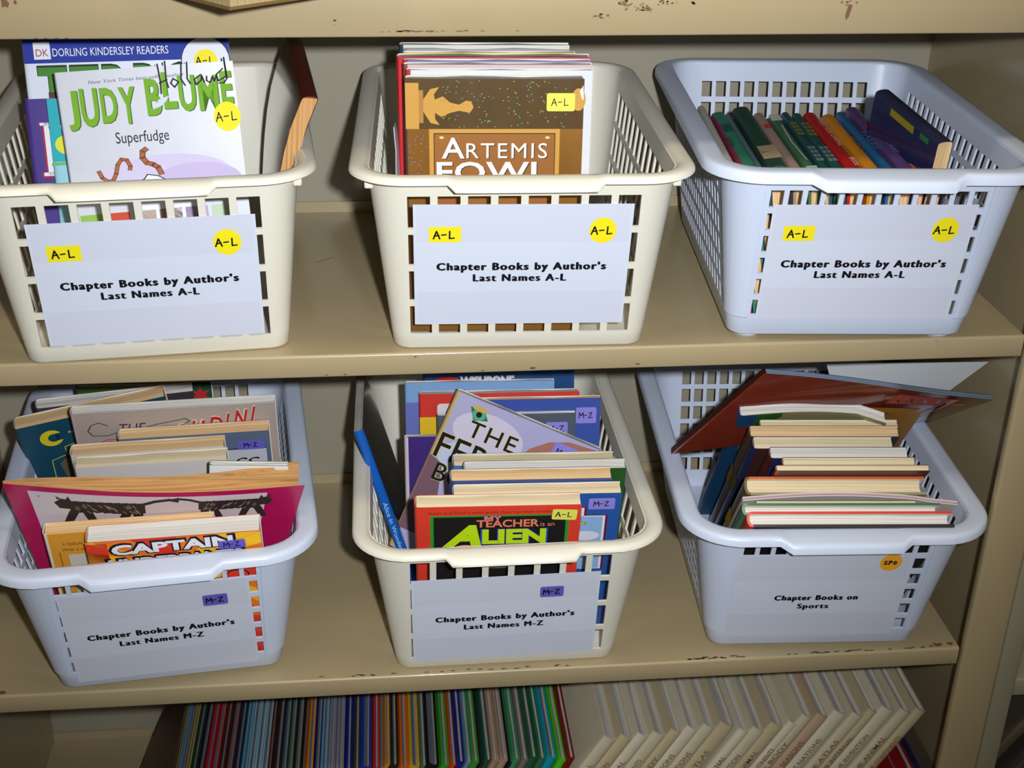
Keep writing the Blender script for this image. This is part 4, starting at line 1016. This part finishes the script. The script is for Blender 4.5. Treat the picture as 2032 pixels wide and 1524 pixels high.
# white booklet with a green cover and a dog-eared corner
M, w_, h_ = K7.put((1468, 826), (1757, 826), .0105)
def wp2(v):
    k = v.x/w_; return Vector((v.x, v.y+(0.004*math.sin(math.pi*k) - 0.007*max(0, k-.8)/.2)*(v.z/h_)**2, v.z))
def art_gb(P, w, h):
    P.rect(w*.0, 0, w*.12, h, ink(24, 70, 110), 1); P.rect(w*.12, 0, w*.30, h, ink(40, 90, 40), 1)
book('bent white-paged booklet with a green cover near the back of the sports basket', M, w_, h_, .0105, C(142, 136, 96), C(20, 70, 120), page=WHITE, art=art_gb, warp=wp2, nx=10, nz=6)
M, w_, h_ = K7.put((1560, 818), (1825, 826), .006)
book('white-paged booklet with golden cover peeking out right in the sports basket', M, w_, h_, .006, C(150, 104, 40), page=WHITE, warp=None)
# big floppy red picture book lying across the basket
TL = atz(1521, 742, z0+.224); TR = atz(1970, 790, z0+.214); BL = atz(1336, 900, z0+.147); BR = atz(1850, 834, z0+.149)
rb = empty('picture_book', BL, 'large floppy red brown picture book lying tilted across the sports basket', 'book')
bd = lambda u, v: .004*math.sin(u*math.pi*1.6+.4)*(1-v)
REDB = mat('glossy_red_brown', (98, 34, 22), .2, var=.45, scale=18, coat=.9)
slab(rb, 'cover', (TL, TR, BL, BR), .0005, REDB, 16, 8, bd, off=-.0006)
PGS = mat('pages_cool_white', (176, 198, 226), .6)
for k in range(4): slab(rb, 'page_gathering', (TL, TR, BL, BR), .0026, PGS if k % 2 == 0 else mat('pages_cool_grey', (150, 172, 206), .6), 16, 8, bd, off=.0028*k)
slab(rb, 'cover', (TL, TR, BL, BR), .0006, C(20, 34, 90), 16, 8, bd, off=.0112)
ex = (TR-TL).normalized()*.0016; slab(rb, 'spine', (TL-ex, TL+ex*.1, BL-ex, BL+ex*.1), .0128, REDB, 2, 8, lambda u, v: bd(0, v), off=-.0008)
nrm = (TR-TL).cross(BL-TL).normalized(); nrm = nrm if nrm.y > 0 else -nrm
P = Print(); P.rect(.45, .40, .80, .52, ink(170, 120, 46), 1, 6); P.rect(.25, .42, .36, .62, ink(60, 26, 24), 1, 3); P.rect(.62, .1, .85, .3, ink(150, 70, 60), 1, 4)
P.rect(.84, .1, .88, .99, ink(190, 130, 130), 1, 1); P.ell(.92, .25, .03, .06, ink(176, 120, 40), 1)
Mi = rb.matrix_world.inverted()
P.build('cover_print', lambda x, y, l: Mi @ ((TL*(1-x)+TR*x)*(1-y)+(BL*(1-x)+BR*x)*y + nrm*(bd(x, y)-.0006-.0002*l)), rb)
s2 = atz(1660, 800, z0+.185); sh = empty('loose_sheet', s2, 'loose grey paper sheet sticking up behind the red picture book', 'paper')
slab(sh, 'sheet', (atz(1640, 722, z0+.218), atz(1962, 718, z0+.228), atz(1660, 800, z0+.185), atz(1850, 800, z0+.185)), .0003, mat('grey_paper', (176, 180, 182), .7), 6, 3)

# ------------------------------------------------------------------ lowest bay: leaning rows
def leaner(x_top, ztop, yfront, lean, wd, hgt, tk, cov, page, label, group, hard=True, spine=None, sart=None, cat=None):
    """book on the deck leaning right: (x_top, ztop) = upper left corner of its spine end"""
    t = math.radians(lean); up = Vector((math.sin(t), 0, math.cos(t))); th = Vector((math.cos(t), 0, -math.sin(t)))
    # local x = depth (spine towards viewer), local z = up, y = z cross x = -th  -> origin at the right side
    fw = Vector((0, 1, 0)); yl = up.cross(fw)
    tl = Vector((x_top, yfront, ztop)); org = tl-up*hgt+th*tk
    return book(label, basis(org, fw, yl, up), wd, hgt, tk, cov, spine or cov, cov, page=page, hard=hard, spine_art=sart, group=group)
ORD = ['first', 'second', 'third', 'fourth', 'fifth', 'sixth', 'seventh', 'eighth', 'ninth', 'tenth', 'eleventh', 'twelfth', 'thirteenth', 'fourteenth', 'fifteenth',
       'sixteenth', 'seventeenth', 'eighteenth', 'nineteenth', 'twentieth', 'twenty-first', 'twenty-second']
CLOTH = [mat('cream_cloth_%d' % k, c_, .75, var=.08, scale=50) for k, c_ in enumerate([(190, 180, 152), (180, 166, 132), (198, 190, 166), (176, 150, 120)])]
px_peaks = [1198, 1232, 1265, 1296, 1332, 1363, 1396, 1430, 1468, 1494, 1530, 1566, 1592, 1622, 1655, 1692, 1725, 1750, 1787, 1818]
peaks_y = [1459, 1456, 1453, 1450, 1445, 1439, 1435, 1431, 1445, 1441, 1432, 1430, 1416, 1414, 1408, 1412, 1406, 1400, 1405, 1404]
words = ['THE INTERNAL', 'THE INVENTION', 'THE ANIMAL', 'THE CONTINENTS', 'THE BODY', 'THE SEASONS', 'THE NATIONS', 'THE ATLAS']
xs_ = [aty(px, py, .028) for px, py in zip(px_peaks, peaks_y)]
for i, q in enumerate(xs_):
    nxt = xs_[i+1].x if i+1 < len(xs_) else q.x+.014
    tk = (nxt-q.x)*math.cos(math.radians(30))*.985
    cl = CLOTH[3] if i == 13 else CLOTH[i % 3]
    def sv(P, t, h, i=i): P.text(words[i % 8], t*.5+.0022, h*.11+.004, .0046, mat('faded_print', (128, 92, 66), .8), 1, width=.05, rot=-math.pi/2, align='R', bold=.01)
    leaner(q.x, q.z, .028, 30, .225, .262, tk, cl, GREY if i != 11 else paper('pages_foxed', (170, 120, 70)), 'cream cloth encyclopedia volume, %s from the left of the leaning set' % ORD[i], 'cream encyclopedia volumes leaning on the lowest shelf', sart=sv)
# picture books
cols = [(345, 'dark brown', (72, 40, 22)), (352, 'olive', (120, 110, 40)), (358, 'sky blue', (44, 120, 180)), (372, 'mustard', (160, 140, 30)), (381, 'bottle green', (16, 40, 30)), (397, 'charcoal', (30, 28, 30)),
        (408, 'crimson', (140, 14, 34)), (424, 'scarlet', (158, 20, 18)), (436, 'maroon', (60, 20, 20)), (452, 'brick patterned', (90, 36, 30)), (466, 'midnight blue', (22, 26, 50)), (482, 'aqua', (64, 150, 180)),
        (495, 'pale blue', (120, 160, 180)), (508, 'ice blue', (130, 170, 190)), (521, 'powder blue', (126, 160, 178)), (535, 'rust orange', (130, 62, 30)), (545, 'black brown', (40, 22, 20)), (562, 'teal blue', (40, 84, 110)),
        (572, 'forest green', (16, 60, 24)), (586, 'umber', (46, 38, 32)), (600, 'coal black', (22, 22, 22)), (611, 'bright orange', (206, 112, 10)), (625, 'navy', (20, 24, 96)), (638, 'cyan edged', (80, 150, 180)),
        (652, 'grey violet', (112, 112, 130)), (668, 'dove grey', (116, 118, 130)), (686, 'indigo', (14, 24, 110)), (702, 'dark olive', (44, 44, 36)), (718, 'cobalt blue', (14, 50, 140)), (741, 'dark red', (160, 30, 34)),
        (757, 'steel grey', (110, 120, 140)), (765, 'amber', (196, 124, 22)), (776, 'black with gold marks', (34, 28, 12)), (794, 'rusty orange', (196, 84, 16)), (813, 'golden yellow', (190, 144, 22)), (836, 'grey green', (70, 100, 80)),
        (846, 'jet black', (14, 14, 14)), (875, 'grass green', (50, 140, 30)), (893, 'vermilion', (190, 60, 20)), (906, 'ultramarine', (20, 26, 110)), (923, 'light steel blue', (90, 130, 160)), (934, 'leaf green', (50, 130, 34)),
        (952, 'dark umber', (40, 28, 26)), (960, 'pine green', (20, 74, 56)), (974, 'fawn', (150, 122, 100)), (990, 'tan pink', (156, 128, 108)), (1008, 'dark navy', (20, 30, 50)), (1014, 'mid green', (50, 130, 74)), (1032, 'warm grey', (110, 100, 96)),
        (1048, 'deep green', (30, 82, 52)), (1066, 'fern green', (40, 100, 66)), (1082, 'turquoise', (0, 140, 160)), (1104, 'lime green', (70, 180, 30)), (1122, 'wine red', (110, 10, 14))]
for i, (px, nm, c_) in enumerate(cols):
    px = px+(px-745)*.015
    py = 1500+(1120-px)*.055+random.Random(i).uniform(-4, 5); q = aty(px, py, .026)
    pn = (cols[i+1][0] if i+1 < len(cols) else 1139); pn = pn+(pn-745)*.015; nx_ = aty(pn, 1500+(1120-pn)*.055, .026)
    tk = max(.0028, (nx_.x-q.x)*math.cos(math.radians(24))*.96)
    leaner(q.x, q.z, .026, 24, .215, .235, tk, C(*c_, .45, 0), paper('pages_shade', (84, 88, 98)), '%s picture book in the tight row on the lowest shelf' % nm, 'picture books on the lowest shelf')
# the big brown one at the left end
# red and navy books under the leaning set
for (px, py, c_, lb, tk) in ((1744, 1490, (140, 18, 22), 'red hardback lying below the leaning cream volumes', .018), (1800, 1466, (24, 30, 74), 'navy hardback with white stripe below the cream volumes', .012)):
    pass
a = aty(1815, 1524, .03); 
def flatb(x0, x1, zt, tk, c_, lb):
    # lying book: width along x, spine to the right wall, thickness down
    M = basis(Vector((x1, .012, zt)), Vector((-1, 0, 0)), Vector((0, 0, -1)), Vector((0, -1, 0)))
    M = basis(Vector((x1, .27, zt)), Vector((-1, 0, 0)), Vector((0, 0, -1)), Vector((0, -1, 0)))
    M = basis(Vector((x0, .02, zt)), Vector((1, 0, 0)), Vector((0, 0, -1)), Vector((0, 1, 0)))
    def ar(P, w, h): P.rect(w-.012, 0, w-.009, h, ink(170, 170, 175), 1); P.rect(w-.006, 0, w-.0, h, ink(24, 30, 74), 1); P.rect(w-.026, 0, w-.0245, h, ink(150, 100, 110), 1)
    return book(lb, M, x1-x0, .25, tk, C(*c_), page=GREY, hard=True, art=ar)
flatb(.36, .489, -.475, .03, (140, 18, 22), 'red hardback with white and navy stripes lying below the leaning cream volumes')
# neighbour case: two leaning albums and a white box
t = math.radians(20)
for k, (px, c_, lb) in enumerate(((1975, (90, 80, 66), 'khaki album leaning in the neighbouring case'), (2010, (70, 64, 60), 'dark album behind the khaki one in the neighbouring case'))):
    q = aty(px+22, 1440, .012)
    leaner(q.x+.030+.022*k, q.z+.03, .012, 32, .2, .26, .012, C(*c_), GREY, lb, None)
q = aty(2030, 1385, .06)
o = box('white_box', (q.x, .06, q.z-.02), (q.x+.12, .16, q.z+.02), C(190, 196, 206), bev=.003); tag(o, 'white carton with dark print at the right edge of the picture', 'box')
# brown folder overhanging the top shelf
q0 = atz(455, 14, .2625); fb = Vector((q0.x, q0.y, .2606))
root = empty('cardboard_folder', fb, 'brown folder whose corner hangs over the top shelf edge', 'folder')
d1 = (atz(565, -2, .2625)-q0).normalized(); d2 = Vector((-d1.y, d1.x, 0))
for nm, zz0, zz1, mt_ in (('front_cover', .0085, .0105, C(120, 96, 52)), ('paper_stack', .0015, .0085, paper('pages_dull', (170, 150, 110))), ('back_cover', 0, .0015, C(110, 88, 50))):
    e = .002 if nm == 'paper_stack' else 0
    V = [d1*a+d2*b+Z*z for z in (zz0, zz1) for a, b in ((e, e), (.22-e, e), (.22-e, .20-e), (e, .20-e))]
    mesh(nm, V, [(3, 2, 1, 0), (4, 5, 6, 7), (0, 1, 5, 4), (1, 2, 6, 5), (2, 3, 7, 6), (3, 0, 4, 7)], [mt_], None, root)
